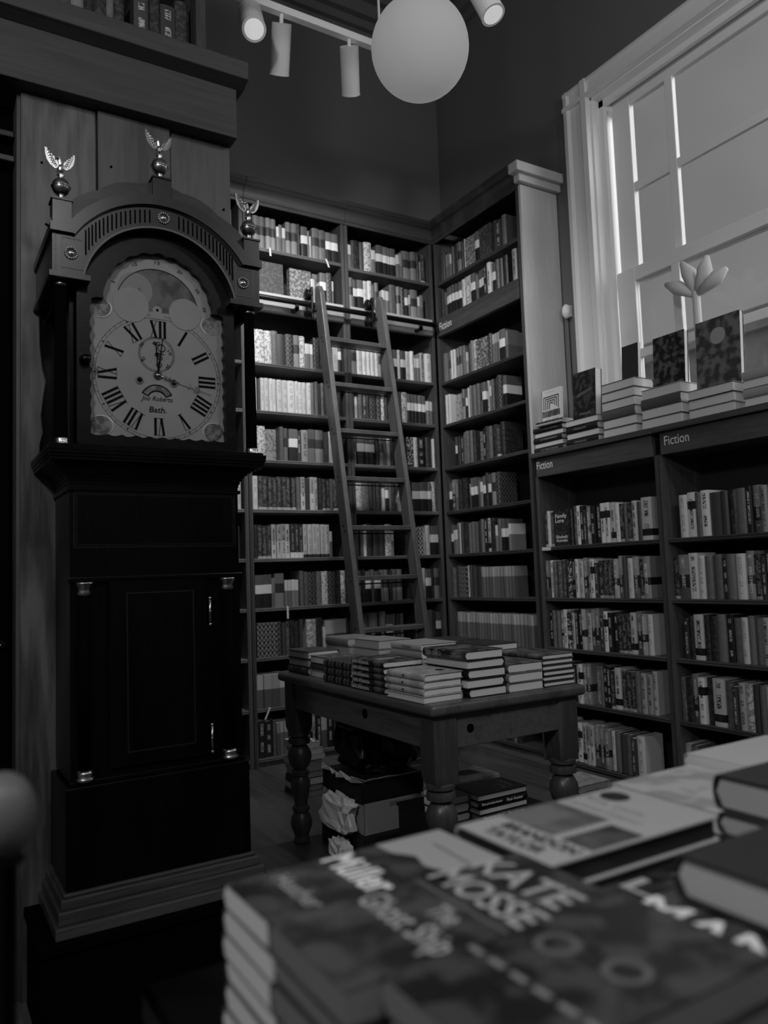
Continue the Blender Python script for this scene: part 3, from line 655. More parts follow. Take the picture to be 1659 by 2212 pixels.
def numeral(s, ang):
    """thick and thin strokes, feet towards the centre"""
    b = MB(); h = .047; W = {'I': .0125, 'V': .021, 'X': .0235}; tot = sum(W[c] for c in s); x = -tot / 2
    a = math.radians(90 - ang); up = (math.cos(a), math.sin(a)); rt = (math.sin(a), -math.cos(a)); r0 = .1125
    P = lambda u, v: (DC[0] + rt[0] * u + up[0] * (r0 + v), DC[1] + rt[1] * u + up[1] * (r0 + v))
    def bar(u0, u1, t, v0=0, v1=h): b.prism([P(u0 - t, v0), P(u0 + t, v0), P(u1 + t, v1), P(u1 - t, v1)][::-1], 'xz', Y - .0005, Y)
    for c in s:
        w = W[c]; m = x + w / 2
        if c == 'I': bar(m, m, .0034)
        elif c == 'V': bar(m + .001, m - .0062, .0033); bar(m + .0015, m + .0075, .0008)
        else: bar(m + .0068, m - .0068, .0034); bar(m - .0075, m + .0075, .0008)
        x += w
    u = tot / 2 - .002
    bar(0, 0, u, -.0008, .0002); bar(0, 0, u, h - .0002, h + .0008)
    return b.build('numeral', M['ink'], dl)
for k, s in enumerate(NUM): numeral(s, 30 * k)
def dtext(t, x, z, w, h=None, ang=0, **k):
    a = math.radians(ang); return text('lettering', t, (Vector((math.cos(a), 0, math.sin(a))), Vector((-math.sin(a), 0, math.cos(a)))), (x, Y - .0002, z), w, M['ink'], dl, h, **k)
dtext('Jno Roberts.', .524, 1.588, .088, .017, shear=.35); dtext('Bath.', .546, 1.560, .047, .016, bold=.01, shear=.12)
dtext('60', .557, 1.749, .021, .010); dtext('10', .596, 1.734, .014, .009, -55); dtext('20', .598, 1.699, .014, .010, -120); dtext('40', .530, 1.696, .014, .010, 50); dtext('50', .528, 1.737, .014, .009, 60)
for t, a in (('5', 152), ('10', 118), ('15', 90), ('20', 62), ('25', 32), ('29', 8)):
    r = .128; x, z = CX + r * math.cos(math.radians(a)), CZ + r * math.sin(math.radians(a)); ta = math.radians(a - 90)
    dtext(t, x - .007 * math.cos(ta), z - .007 * math.sin(ta), .014 if len(t) > 1 else .006, .009, a - 90)
b = MB()
for x in (.521, .614): disc(b, (x, 1.646), .0075, 2.1025, 20)
b.build('winding_hole', M['ink'], dl)
b = MB(); 
for x in (.521, .614): b.ring(arc(.0105, 0, 360, 24, x, 1.646), arc(.0070, 0, 360, 24, x, 1.646), 2.101, 2.1035, closed=False)
b.build('winding_collet', M['brass'], dl)
b = MB(); b.ring(arc(.046, 155, 25, 30, .568, 1.592), arc(.026, 155, 25, 30, .568, 1.592), 2.1030, 2.1036, closed=False); b.build('calendar_edge', M['ink'], dl)
b = MB(); b.ring(arc(.0425, 150, 30, 30, .568, 1.592), arc(.0295, 150, 30, 30, .568, 1.592), 2.1024, 2.1030, closed=False); b.build('calendar_slot', M['dial2'], dl)
for x, z, sx, sz in ((CX - .155, 1.832, -1, 1), (CX + .152, 1.822, 1, 1), (CX - .153, 1.515, -1, -1), (CX + .153, 1.515, 1, -1)):
    b = MB(); r = Matrix.Rotation(math.radians(-35 * sx * sz), 2)
    el = [r @ Vector((.030 * math.cos(t * PI / 16), .024 * math.sin(t * PI / 16))) for t in range(32)]
    b.prism([(x + q.x, z + q.y) for q in el], 'xz', Y, Y + .0004); sp_ = b.build('spandrel_painting', M['dial2'], dl)
    b = MB(); c0 = (x, z); a0 = {(-1, 1): (-120, 75), (1, 1): (105, 260), (-1, -1): (-60, 120), (1, -1): (60, 240)}[(sx, sz)]
    path = [(x + .031 * math.cos(math.radians(a0[0] + (a0[1] - a0[0]) * i / 20)), Y - .0006, z + .026 * math.sin(math.radians(a0[0] + (a0[1] - a0[0]) * i / 20))) for i in range(21)]
    b.tube(path, [.0006 + .0014 * math.sin(PI * i / 20) for i in range(21)], 6); b.build('scroll', M['gilt'], sp_)
def hand(pts, name):
    b = MB(); 
    for p in pts: b.tube(*p, 8)
    b.build(name, M['brass'] if name == 'minute_hand' else M['ink'], dl, smooth=True)
H = (.570, 2.100, 1.664)
def along(o, a, r, off=0): t = math.radians(90 - a); return (o[0] + r * math.cos(t) + off * math.sin(t), o[1], o[2] + r * math.sin(t) - off * math.cos(t))
def loop(o, a, r, q, y=0): c = along(o, a, r); return ([(c[0] + q * math.cos(2 * PI * i / 16), c[1] + y, c[2] + q * math.sin(2 * PI * i / 16)) for i in range(17)], .0009)
hand([([along(H, 106, .0), along(H, 106, .05)], .0018), loop(H, 106, .022, .006), loop(H, 106, .034, .006), loop(H, 106, .046, .005), ([along(H, 106, .05), along(H, 106, .155)], [.0013, .0005]), loop(H, 106, .112, .008), ([along(H, 106, .09, -.008), along(H, 106, .09, .008)], .0008)], 'minute_hand')
H2 = (.570, 2.1015, 1.664)
hand([([along(H2, 8, .0), along(H2, 8, .105)], [.0028, .0008]), loop(H2, 8, .030, .007), loop(H2, 8, .078, .010), loop(H2, 8, .05, .006), ([along(H2, 8, .062, -.009), along(H2, 8, .062, .009)], .001)], 'hour_hand')
H3 = (.568, 2.1018, 1.722)
hand([([along(H3, 176, .04), along(H3, 356, .028)], [.0012, .0016]), loop(H3, 356, .03, .004)], 'seconds_hand')
b = MB(); b.lathe([(.012, 2.103), (.012, 2.100), (.007, 2.098), (.007, 2.0972)], (H[0], 0, H[2]), 20, 0, 'y'); b.build('hand_collet', M['brass'], dl, smooth=True)
b = MB(); b.lathe([(.005, 2.103), (.005, 2.1005)], (.568, 0, 1.722), 14, 0, 'y'); b.build('seconds_collet', M['ink'], dl, smooth=True)
# ------------------------------------------------------------------ shelved books
# code: (height, width, bands from the foot up (share, tone), ink, lettering, ornament, ornament kind, roundness, words)
C = {
 'B': (.198, .036, [(.43, .014), (.70, .70), (1, .11)], .5, 0, 0, 0, .1, 'black spine with white band'),
 'G': (.205, .040, [(.42, .20), (.70, .03), (1, .13)], .5, 0, 0, 0, .2, 'grey spine with dark band'),
 'S': (.162, .024, [(.60, .17), (1, .58)], .1, 0, 0, 0, .1, 'short spine with pale top'),
 'g': (.178, .024, [(.5, .10), (1, .16)], .5, 0, 0, 0, .1, 'plain mid-grey spine'),
 's': (.150, .018, [(.6, .38), (1, .55)], .1, 0, 0, 0, .1, 'thin pale short spine'),
 'L': (.204, .034, [(1, .60)], .10, .5, 0, 0, .15, 'cream spine'),
 'l': (.204, .034, [(1, .36)], .05, 1, 0, 0, .15, 'light grey spine'),
 'M': (.204, .036, [(1, .12)], .22, 0, .25, 0, .2, 'mid-grey cloth spine'),
 'm': (.200, .030, [(1, .055)], .3, 0, 0, 0, .2, 'dull grey spine'),
 'D': (.203, .034, [(1, .020)], .12, 0, .25, 0, .2, 'dark spine'),
 'd': (.188, .026, [(1, .040)], .4, 1, 0, 0, .1, 'dark lettered spine'),
 'P': (.206, .042, [(1, .58)], .27, 0, 1, 0, .2, 'pale patterned spine'),
 'Q': (.206, .044, [(1, .018)], .10, 0, 1, 1, .2, 'dark spine with lattice ornament'),
 'R': (.206, .042, [(1, .09)], .15, 0, 1, 0, .2, 'mottled grey spine'),
 'N': (.200, .029, [(.07, .5), (1, .026)], .16, .9, .5, 0, .1, 'dark patterned spine with pale foot'),
 'n': (.206, .030, [(.10, .03), (1, .50)], .05, .6, 0, 0, .1, 'pale spine with dark foot'),
 'f': (.206, .030, [(.16, .7), (1, .03)], .3, .7, 0, 0, .1, 'dark spine with white foot'),
 'h': (.206, .031, [(.5, .55), (1, .33)], .02, 1, 0, 0, .1, 'two-tone pale spine'),
 'W': (.192, .048, [(.56, .10), (1, .38)], .3, 0, 0, 0, .1, 'grey spine with pale upper half'),
 'w': (.192, .022, [(.68, .13), (1, .34)], .3, 0, 0, 0, .1, 'thin brown-grey spine with pale top'),
 'K': (.206, .030, [(1, .016)], .42, 1, 0, 0, .1, 'black spine with pale lettering'),
 'k': (.198, .026, [(.07, .35), (1, .02)], .3, .6, .3, 0, .1, 'black paperback with pale foot dot'),
 'Z': (.214, .030, [(1, .70)], .02, 1, 0, 0, .1, 'white spine with black lettering'),
 'X': (.210, .034, [(.32, .30), (.50, .012), (1, .26)], .6, .9, 0, 0, .15, 'grey spine with black label'),
 'Y': (.212, .032, [(.62, .68), (.80, .012), (1, .70)], .02, 1, 0, 0, .1, 'white spine with black label'),
 'V': (.212, .034, [(.10, .55), (.26, .012), (1, .5)], .03, 1, 0, 0, .1, 'pale spine with low black label'),
 'T': (.215, .034, [(.25, .10), (.55, .02), (1, .24)], .45, 1, 0, 0, .1, 'tri-band grey spine'),
 'U': (.205, .055, [(1, .03)], .45, 0, 1, 0, .1, 'striped dark and pale spine'),
 'F': (.200, .132, [(1, .014)], .22, 0, 1, 1, 0, 'dark lattice face-out book'),
 'H': (.190, .125, [(1, .60)], .03, 0, 1, 1, 0, 'white damask face-out book'),
 'J': (.205, .150, [(1, .045)], .11, 0, .7, 0, 0, 'dark patterned slipcase'),
 'I': (.195, .150, [(1, .11)], .32, 0, 1, 0, 0, 'mottled face-out book'),
 'O': (.198, .130, [(1, .035)], .07, 0, .4, 0, 0, 'dark face-out book with disc'),
 'E': (.200, .130, [(1, .018)], .1, 0, .4, 0, 0, 'black lettered face-out novel'),
 'A': (.200, .090, [(1, .30)], .05, 0, .6, 0, 0, 'pale cover turned half outward'),
}
ORD = 'first second third fourth fifth sixth seventh eighth ninth tenth eleventh twelfth thirteenth fourteenth fifteenth sixteenth seventeenth eighteenth nineteenth twentieth twenty-first twenty-second twenty-third twenty-fourth twenty-fifth twenty-sixth twenty-seventh twenty-eighth twenty-ninth thirtieth thirty-first thirty-second thirty-third thirty-fourth thirty-fifth thirty-sixth thirty-seventh thirty-eighth'.split()
def spine(mb, fr, u0, d0, w, h, D, code, seed, lean=0., top=True):
    _, _, bands, ink, let, orn, kind, rnd_, _ = C[code]
    face = code in 'FHJIOEA'; n = 1 if face else 4
    bul = min(.008, w * .3) * (1 if rnd_ > .12 else .5) if not face else 0
    us = [w * i / n for i in range(n + 1)]; ds = [d0 + bul * (2 * i / n - 1) ** 2 for i in range(n + 1)]
    P = lambda u, d, z: fr(u0 + u + lean * z, d, z)
    su = seed * 1.37 % 7; sv = seed * 2.11 % 5
    j = 1 + .6 * ((seed * 0.754877) % 1 - .5)
    z0 = 0.
    pat = (float(let), float(orn), float(kind))
    for fr_, tone in bands:
        z1 = h * fr_; tn = tone * (j if .03 < tone < .5 else 1 + (j - 1) * .35)
        for i in range(n):
            uu = [(us[i] + su, z0 + sv), (us[i + 1] + su, z0 + sv), (us[i + 1] + su, z1 + sv), (us[i] + su, z1 + sv)]
            nn = [(us[i] / w, z0 / h), (us[i + 1] / w, z0 / h), (us[i + 1] / w, z1 / h), (us[i] / w, z1 / h)]
            mb.face([P(us[i], ds[i], z0), P(us[i + 1], ds[i + 1], z0), P(us[i + 1], ds[i + 1], z1), P(us[i], ds[i], z1)], 0, (tn, ink, pat, uu, nn))
        p2 = (0., float(orn) * .8, float(kind))
        for u, a, c in ((0, D, ds[0]), (w, ds[-1], D)):
            uu = [(a + su, z0 + sv), (c + su, z0 + sv), (c + su, z1 + sv), (a + su, z1 + sv)]
            mb.face([P(u, a, z0), P(u, c, z0), P(u, c, z1), P(u, a, z1)], 0, (tn, ink, p2, uu, [(0, 0)] * 4))
        z0 = z1
    t = min(.0025, w * .12); tn = bands[-1][1]; q = (tn, tn, (0, 0, 0), [(0, 0)] * 4, [(0, 0)] * 4)
    ins = .004 if rnd_ > .12 else .0006
    mb.face([P(0, ds[0], h), P(t, ds[0], h), P(t, D, h), P(0, D, h)], 0, q); mb.face([P(w - t, ds[-1], h), P(w, ds[-1], h), P(w, D, h), P(w - t, D, h)], 0, q)
    mb.face([P(t, ds[0], h)] + [P(us[i], ds[i], h) for i in range(1, n)] + [P(w - t, ds[-1], h), P(w - t, d0 + bul + .003, h), P(t, d0 + bul + .003, h)], 0, (tn, tn, (0, 0, 0), [(0, 0)] * (n + 3), [(0, 0)] * (n + 3)))
    mb.face([P(t, d0 + bul + .003, h - ins), P(w - t, d0 + bul + .003, h - ins), P(w - t, D - .003, h - ins), P(t, D - .003, h - ins)], 1)
    mb.face([P(w, D, 0), P(0, D, 0), P(0, D, h), P(w, D, h)], 0, q)
    mb.face([P(0, ds[0], 0), P(0, D, 0), P(w, D, 0), P(w, ds[-1], 0)], 0, q)

BACK_L = [(3.134, 'top', '_15 D30 G42 G40 G36 G38 S19 g22 S24 G36 G42 D24 B46 g18 s18 G52 G50 B42 B48'),
 (2.850, 'second', '_10 D20 P50 J160 _45 I150 s30 A32 B46 Q40 S20 P58'),
 (2.407, 'third', '_12 D24 P64 P48 M44 m58 Q48 G42 P40 S36 S20 Q42 D22 L22 _10 G46 L40 B24'),
 (2.112, 'fourth', '_10 m18 L20 m22 L26 L30 L28 L24 L36 L36 L48 L24 L32 L26 L30 M26 M26 m24 l20 D40 D44 D36'),
 (1.811, 'fifth', '_8 D24 P66 A88 M28 G34 B60 d26 l46 G52 G60 m36 L34 _8 m30'),
 (1.509, 'sixth', '_6 L34 N30 N32 N31 N30 N31 N30 N32 N30 _10 M28 h30 m32 h30 l26 D30 N26 N26 M26 N26 N26 D22'),
 (1.214, 'seventh', '_8 D26 N28 N30 N30 h30 h30 h30 h30 f29 f29 f29 n30 n30 n30 n30 n30 n30 S22 O132'),
 (.92, 'eighth', '_6 B54 B54 g24 G60 S22 S24 S24 S24 _6 M28 M28 Q60 M32 P42 Q62 D30 P36 D30'),
 (.63, 'ninth', '_10 F132 Q30 m26 R24 D30 D36 m24 A24 P66 D44 s20 W74 W74 D20 W76'),
 (.335, 'tenth', 'W48 W50 W52 W48 W54 W50 W50 W48 W52 W48 W50 W50 W50'),
 (.05, 'bottom', '_8 K44 K46 M22 w26 w26 w26 w26 w26 w28 M30 K40 X34 K34 W44 K40 d34 W40 K34')]
BACK_R = [(3.118, 'top', '_3 S32 D66 m34 P58 S34 B52 B42 B20 B44 S30 g26 G62 G50 D20 s22 N32'),
 (2.850, 'second', '_6 G34 B30 B48 L34 L34 g22 G30 _28 S32 S28 M54 G34 Q34 B30 S20 G60 S18 g28 G54'),
 (2.407, 'third', 'G52 L44 L32 L30 L30 L28 G24 D22 m26 | B36 B44 L22 B42 L38 L30 S26 S30 l34 L54 S26 S24'),
 (2.112, 'fourth', '_2 D22 s24 M32 d24 D30 Q58 Q34 P26 D30 M30 | R34 P46 B32 B30 B30 B32 B34 S30 S26'),
 (1.811, 'fifth', 'G22 _10 B56 B34 B46 D28 G34 M28 L28 D30 | M30 D40 U56 L32 K56 _16 D50 L20'),
 (1.509, 'sixth', 'P54 R54 D32 m26 D40 s22 B28 M30 D30 | L32 D26 B62 B62 B32 P44'),
 (1.214, 'seventh', '_4 D28 M24 L24 D48 m46 m44 P50 S22 | D34 H112 s26 L36 B62'),
 (.92, 'eighth', 'R34 D26 B40 M22 B50 G30 G36 D24 G44 G40 | D30 M34 L24 B44 D30 G44'),
 (.63, 'ninth', '_10 T60 T62 D22 T50 B50 M28 D32 R26 | D30 B44 L24 M44 D30 B44'),
 (.335, 'tenth', 'd40 m30 D36 T40 B34 M36 D34 G40 m30 D36 L24 B40 D44 M30 G44'),
 (.05, 'bottom', 'D40 m34 K36 M30 D44 G40 L24 B40 D36 X34 K30 M34 D40 B36 m40')]
BACK_0 = [(3.134, 'top', 'D40 D50 M40 l44'), (2.850, 'second', 'D40 G40 D40 P40'), (2.407, 'third', 'D30 G40 D50 M40'), (2.112, 'fourth', 'D40 l30 M40 L40'), (1.811, 'fifth', 'D40 D50 l30 M40'),
 (1.509, 'sixth', 'D40 M40 L34 D40 D22 L24'), (1.214, 'seventh', 'M40 D40 D40 R40 m26'), (.92, 'eighth', 'D40 M40 B50 d24'), (.63, 'ninth', 'D50 D40 l44'), (.335, 'tenth', 'D50 D40 l44'), (.05, 'bottom', 'D50 M44 K40')]
SIDE = [(3.11, 'top', '_20 D34 m26 g24 g22 S20 D20 m24 D34 G40 D24 L28 I110 B44 J120 m40 d50 M44'),
 (2.848, 'second', '_12 D40 g30 B26 B34 B34 B32 B34 L40 P44 L36 B46 g26 B34 B30 K34 Z36 B34 M34 m40 D44 _40 l44 D34'),
 (2.40, 'third', '_16 M50 G34 L22 L30 G34 G36 M40 s20 D30 M30 P46 I118 Q30 w26 w24 w24 B56 g26'),
 (2.105, 'fourth', '_14 L26 L32 A70 _70 G26 B22 L22 M26 m24 M26 M38 G30 B36 l26 S20 M26 D40 Q44 B34'),
 (1.805, 'fifth', '_110 B24 D34 d26 L16 M24 R28 M34 D26 A80 K32 D30 M40 D44 N36 D40'),
 (1.505, 'sixth', '_6 B34 T44 g28 D40 D50 _30 S22 B26 B20 B24 g30 S28 B32 D26 B30 G44 Q42 _20'),
 (1.214, 'seventh', '_10 B34 S20 S22 M26 L18 m28 D44 M34 M40 M34 m40 M26 K30 V36 D44 S24 M40 B34 B30 S22'),
 (.925, 'eighth', '_6 R44 m44 F80 L30 m30 m40 m44 w28 w28 w28 w28 w28 w28 w28 w28 w28 w28 w28 w28'),
 (.63, 'ninth', '_40 ' + 'w29 ' * 26),
 (.335, 'tenth', 'D40 m30 K36 M30 D44 G40 w28 w28 w28 w28 D36 X34 K30 M34 D40 B36 m40 K36 D40'),
 (.05, 'bottom', 'm40 D44 M30 X34 K36 D40 L26 V34 D40 k30 k30 M36 K34 X36 D40 m40 M30 D36')]
LOW1 = [(1.219, 'top', '_8 N26 L26 k28 E126 D20 R28 Z28 K30 d22 X30 K34 K34 Y32 Y34 V34 L30 k28 M26 k30 l34 m30 V66'),
 (.928, 'second', '_6 T26 Z26 R32 R34 R30 D30 U30 K26 Z24 l28 T30 l28 Y30 d26 k30 k36 k34 X38 T28 m26 L38 T38 k28 X46'),
 (.646, 'third', '_4 K30 R28 M28 X30 Z30 U28 l26 K28 K28 X34 l34 T32 T32 d28 Y30 K32 K32 k30 k30 k30 V34 T34 X30 L34'),
 (.353, 'fourth', '_30 K26 T26 T26 L18 K36 K34 X24 Y28 X30 X30 A54 M26 K30 K30 k26 V40 k30 k34 k28 M32 l36 l36 l30'),
 (.03, 'bottom', '_34 Z40 k34 k34 k30 Y42 V36 h28 h28 T36 T36 X44 L30 M36 m34 M36 d30 L52')]
lows = 'T30 X32 M30 k28 D32 Z34 K30 m28 V36 R32 L34 d26 Y34 l36 M40 k30 T36 K34 D30 P36 X40 h30 m30 l34 K28 M34'.split()
rr = random.Random(3)
def lowrow(first=''): 
    q = lows[:]; rr.shuffle(q); return first + ' ' + ' '.join(q)
LOW2 = [(z, r, lowrow(f)) for (z, r), f in zip([(1.219, 'top'), (.928, 'second'), (.646, 'third'), (.353, 'fourth'), (.03, 'bottom')], ['_60 L44 Y44 M30 Z44 m60 m40 D40 M50', 'N40 T50 Z50 L40 M40 M44 d30 M44 L46', '_40 d30 D34 V50 D30 D40 M44', 'R30 D40 T34 Y36 D40 V60 M40', 'T40 R36 R36 R40 D40 X44'])]
LOW3 = [(z, r, lowrow()) for z, r in [(1.219, 'top'), (.928, 'second'), (.646, 'third'), (.353, 'fourth'), (.03, 'bottom')]]
DOWN = {'top': 'top shelf', 'second': 'second shelf down', 'third': 'third shelf down', 'fourth': 'fourth shelf down', 'fifth': 'fifth shelf down', 'sixth': 'sixth shelf down', 'seventh': 'seventh shelf down', 'eighth': 'eighth shelf down', 'ninth': 'ninth shelf down', 'tenth': 'tenth shelf down', 'bottom': 'bottom shelf'}
UNITS = [(fb(1.0), .7, BACK_0, 'back bookcase behind clock', .44), (fb(1.7035), .7, BACK_L, 'back bookcase beside clock', 0), (fb(2.406), .7, BACK_R, 'back bookcase in corner', 0),
         (fs(4.328), .902, SIDE, 'tall side bookcase', 0), (fs(3.40), .878, LOW1, 'low bookcase by corner', 0), (fs(2.52), .878, LOW2, 'low bookcase under window', 0), (fs(1.64), .878, LOW3, 'low bookcase past display', 0)]
CAMLOC = Vector((0, 0, 1.1))
CF = Vector((math.sin(math.radians(31.35173)) * math.cos(math.radians(4.523706)), math.cos(math.radians(31.35173)) * math.cos(math.radians(4.523706)), math.sin(math.radians(4.523706))))
def lay_books():
    bpy.context.view_layer.update(); dg = bpy.context.evaluated_depsgraph_get()
    r0 = CF.cross(Vector((0, 0, 1))).normalized(); u0 = r0.cross(CF); ro = math.radians(-2.0582)
    RR = r0 * math.cos(ro) + u0 * math.sin(ro); UU = -r0 * math.sin(ro) + u0 * math.cos(ro)
    def inframe(p):
        v = p - CAMLOC; z = v.dot(CF)
        return z > .1 and 0 < 829.5 + 1676.4 * v.dot(RR) / z < 1659 and 0 < 1106 - 1676.4 * v.dot(UU) / z < 2212
    L = []; seed = 1
    for ui, (fr, W, rows, where, start) in enumerate(UNITS):
        for ri, (z, rn, toks) in enumerate(rows):
            u = .0265 + start; seq = []
            for tk in toks.split():
                if tk == '|': u = max(u, W - .028 - sum(int(q[1:]) for q in toks.split('|')[1].split()) / 1000); continue
                c, w = tk[0], int(tk[1:]) / 1000
                if u + w > W - .0262: break
                if c == '_': u += w; continue
                seed += 1; rs = random.Random(seed)
                h = C[c][0] * (1 + rs.uniform(-.012, .012)) * (1 + (rs.uniform(-.03, .05) if c in 'DMmlRKTX' else 0))
                face = c in 'FHJIOE'
                D = (.045 if c in 'JI' else .03) if face else .15 + rs.uniform(-.012, .012) - (.03 if c in 'SsgBwW' else 0)
                d0 = .010 + rs.uniform(0, .016) + (.004 if c in 'Ss' else 0)
                if c == 'A': d0 += .05
                zz = z + .0005; f2 = (lambda fr, zz: (lambda u, d, q: fr(u, d, zz + q)))(fr, zz)
                pts = [Vector(f2(u + w * a, d0, h * b_)) for a in (.25, .75) for b_ in (.15, .5, .85)]
                vis = 0
                for p in pts:
                    if not inframe(p): continue
                    dv = p - CAMLOC; hit, loc, *_r = SC.ray_cast(dg, CAMLOC, dv.normalized(), distance=dv.length - .012)
                    # glass of the clock never covers the shelves
                    vis += 0 if hit else 1
                ctr = Vector(f2(u + w / 2, d0, h / 2)); dv = ctr - CAMLOC
                nrm = Vector(f2(u, d0 - 1, 0)) - Vector(f2(u, d0, 0))
                area = w * h * abs(nrm.dot(dv.normalized())) / dv.length_squared * vis / 6
                b = dict(fr=f2, u=u, d0=d0, w=w - .0018, h=h, D=d0 + D, c=c, seed=seed, vis=vis, area=area, ui=ui, ri=ri, where=where, rn=rn)
                seq.append(b); u += w
            k = 0
            for b in seq:
                if b['vis'] >= 1: b['k'] = k; k += 1
            L += seq
    pick = set(id(b) for b in sorted(L, key=lambda b: -b['area'])[:300] if b['area'] > 0)
    rest = MB()
    for b in L:
        one = id(b) in pick
        mb = MB() if one else rest
        lean = .05 if b['c'] in 'Z' and b['ui'] == 4 else 0.
        spine(mb, b['fr'], b['u'], b['d0'], b['w'], b['h'], b['D'], b['c'], b['seed'], 0)
        if one:
            org = b['fr'](b['u'] + b['w'] / 2, (b['d0'] + b['D']) / 2, 0)
            o = bpy.data.objects.new('book', mb.mesh('book', [M['book'], M['page']], org)); COL.objects.link(o); o.location = org
            tag(o, f"{C[b['c']][8]}, {ORD[b['k']]} from left, {DOWN[b['rn']]}, {b['where']}", 'book', f"books on the {DOWN[b['rn']]} of the {b['where']}")
            if b['c'] == 'E' and b['w'] > .1:
                o['_o'] = list(org); x = b['fr'](b['u'], b['d0'], 0)
                text('lettering', 'Family\nLore', 'left', (x[0] - .0008, x[1] - .018, x[2] + .132), .09, M['letw'], o, .048, bold=.01)
                text('lettering', 'Elizabeth\nAcevedo', 'left', (x[0] - .0008, x[1] - .018, x[2] + .022), .09, M['letw'], o, .038, bold=.01)
                del o['_o']
            if b['c'] == 'O':
                o['_o'] = list(org); x = b['fr'](b['u'] + b['w'] / 2, b['d0'], .105); q = MB(); q.prism([(x[0] + .036 * math.cos(t * PI / 20), x[2] + .036 * math.sin(t * PI / 20)) for t in range(40)], 'xz', x[1] - .001, x[1]); q.build('cover_disc', shade('paint', .09), o); del o['_o']
    r = bpy.data.objects.new('shelved_books', rest.mesh('shelved_books', [M['book'], M['page']])); COL.objects.link(r)
    tag(r, 'remaining smaller and half-hidden books filling the fitted bookcases', 'books', kind='stuff')
# ------------------------------------------------------------------ loose books
VOL = 'hardback_book'
def volume(name, L, W, T, cover, page, loc, rz, label, group, hard=True, rot=None, z_over=None):
    """a closed book lying face up: spine along local y at x=0, head at y=L"""
    t = bpy.data.objects.new(name, None); COL.objects.link(t); t.location = loc; t.empty_display_size = .03
    if rot is not None: t.rotation_euler = rot
    else: t.rotation_euler = (0, 0, rz)
    tag(t, label, 'book', group)
    c = .0028 if hard else .0008; o = .0035 if hard else .0003; bl = .004 if hard else .001
    b = MB()
    out = [(W, 0), (.004, 0), (0, .002), (-bl * .7, T * .25), (-bl, T * .5), (-bl * .7, T * .75), (0, T - .002), (.004, T), (W, T), (W, T - c), (.006, T - c), (c, T - c - .002), (c * .6 - bl, T * .5), (c, c + .002), (.006, c), (W, c)]
    b.prism(out[::-1], 'xz', 0, L); k = b.build('cover', cover, t, .0008 if hard else 0)
    b = MB(); b.prism([(c * .8 - bl * .8, T * .5), (.0065, c + .0003), (W - o, c + .0003), (W - o, T - c - .0003), (.0065, T - c - .0003)][::-1], 'xz', o, L - o); b.build('page_block', page, t)
    return t
def spinetext(t, s, T, L, W=None, mat='letw', start=.06, span=.5, hfrac=.45, bl=.0045, bold=0.):
    text('spine_lettering', s, (Vector((0, -1, 0)), Vector((0, 0, 1))), (-bl, L * (1 - start), T * (.5 - hfrac / 2)), L * span, M[mat], t, T * hfrac, local=True, bold=bold)
def covertext(t, s, T, x, y, w, h=None, mat='letw', bold=0., align='left'):
    text('cover_lettering', s, (Vector((1, 0, 0)), Vector((0, 1, 0))), (x, y, T), w, M[mat], t, h, local=True, bold=bold, align=align)
def patch(t, T, pts, mat, name='cover_print'):
    b = MB(); b.prism(pts, 'xy', T + .0001, T + .0005); return b.build(name, mat, t, loc=(0, 0, 0))
def pile(x, y, z, specs, where, group, desc, rz=0., name=VOL, hard=True, jit=.003):
    """specs from the bottom up: (L, W, T, cover, page, flipped, own words)"""
    rs = random.Random(int(x * 1000) * 7 + int(y * 1000)); res = []; n = len(specs)
    for i, (L, W, T, cv, pg, fl, own) in enumerate(specs):
        k = n - 1 - i; pos = 'on top of' if k == 0 else ('at the bottom of' if i == 0 else f'{ORD[k]} from top in')
        dx, dy = rs.uniform(-jit, jit), rs.uniform(-jit, jit); a = rz + rs.uniform(-.012, .012)
        R2 = Matrix.Rotation(a, 2)
        p = Vector((x + dx, y + dy)) + (R2 @ Vector((W, L)) if fl else Vector((0, 0)))
        lab = f'{own or desc}, {pos} {where}'
        res.append(volume(name, L, W, T - .0003, cv, pg, (p.x, p.y, z + .0002), a + (PI if fl else 0), lab, group, hard)); z += T
    return res, z
G1 = 'books stacked on the pine table'
def tn(g, r=.35): return shade('jacket', g, r)
sp1 = speckle('jacket_dark_print', .012, .10, 30, .45, .6, .3); sp2 = speckle('jacket_pale_print', .45, .30, 24, .45, .6, .35); sp3 = speckle('jacket_mid_print', .05, .16, 26, .42, .6, .3)
band = bpy.data.materials.new('jacket_striped'); band.use_nodes = True
_nt = band.node_tree; _tc = _nt.nodes.new('ShaderNodeTexCoord'); _w = _nt.nodes.new('ShaderNodeTexWave'); _w.bands_direction = 'Y'; _w.inputs['Scale'].default_value = 5.2; _w.inputs['Distortion'].default_value = .6; _w.inputs['Detail'].default_value = 1
_r = _nt.nodes.new('ShaderNodeValToRGB'); _r.color_ramp.interpolation = 'CONSTANT'; _r.color_ramp.elements[0].color = (.012, .012, .012, 1); _r.color_ramp.elements[1].position = .35; _r.color_ramp.elements[1].color = (.11, .11, .11, 1)
_e = _r.color_ramp.elements.new(.75); _e.color = (.035, .035, .035, 1)
_nt.links.new(_tc.outputs['Object'], _w.inputs['Vector']); _nt.links.new(_w.outputs['Fac'], _r.inputs['Fac']); _nt.links.new(_r.outputs['Color'], _nt.nodes['Principled BSDF'].inputs['Base Color']); _nt.nodes['Principled BSDF'].inputs['Roughness'].default_value = .4
PG, PD = M['page'], M['paged']

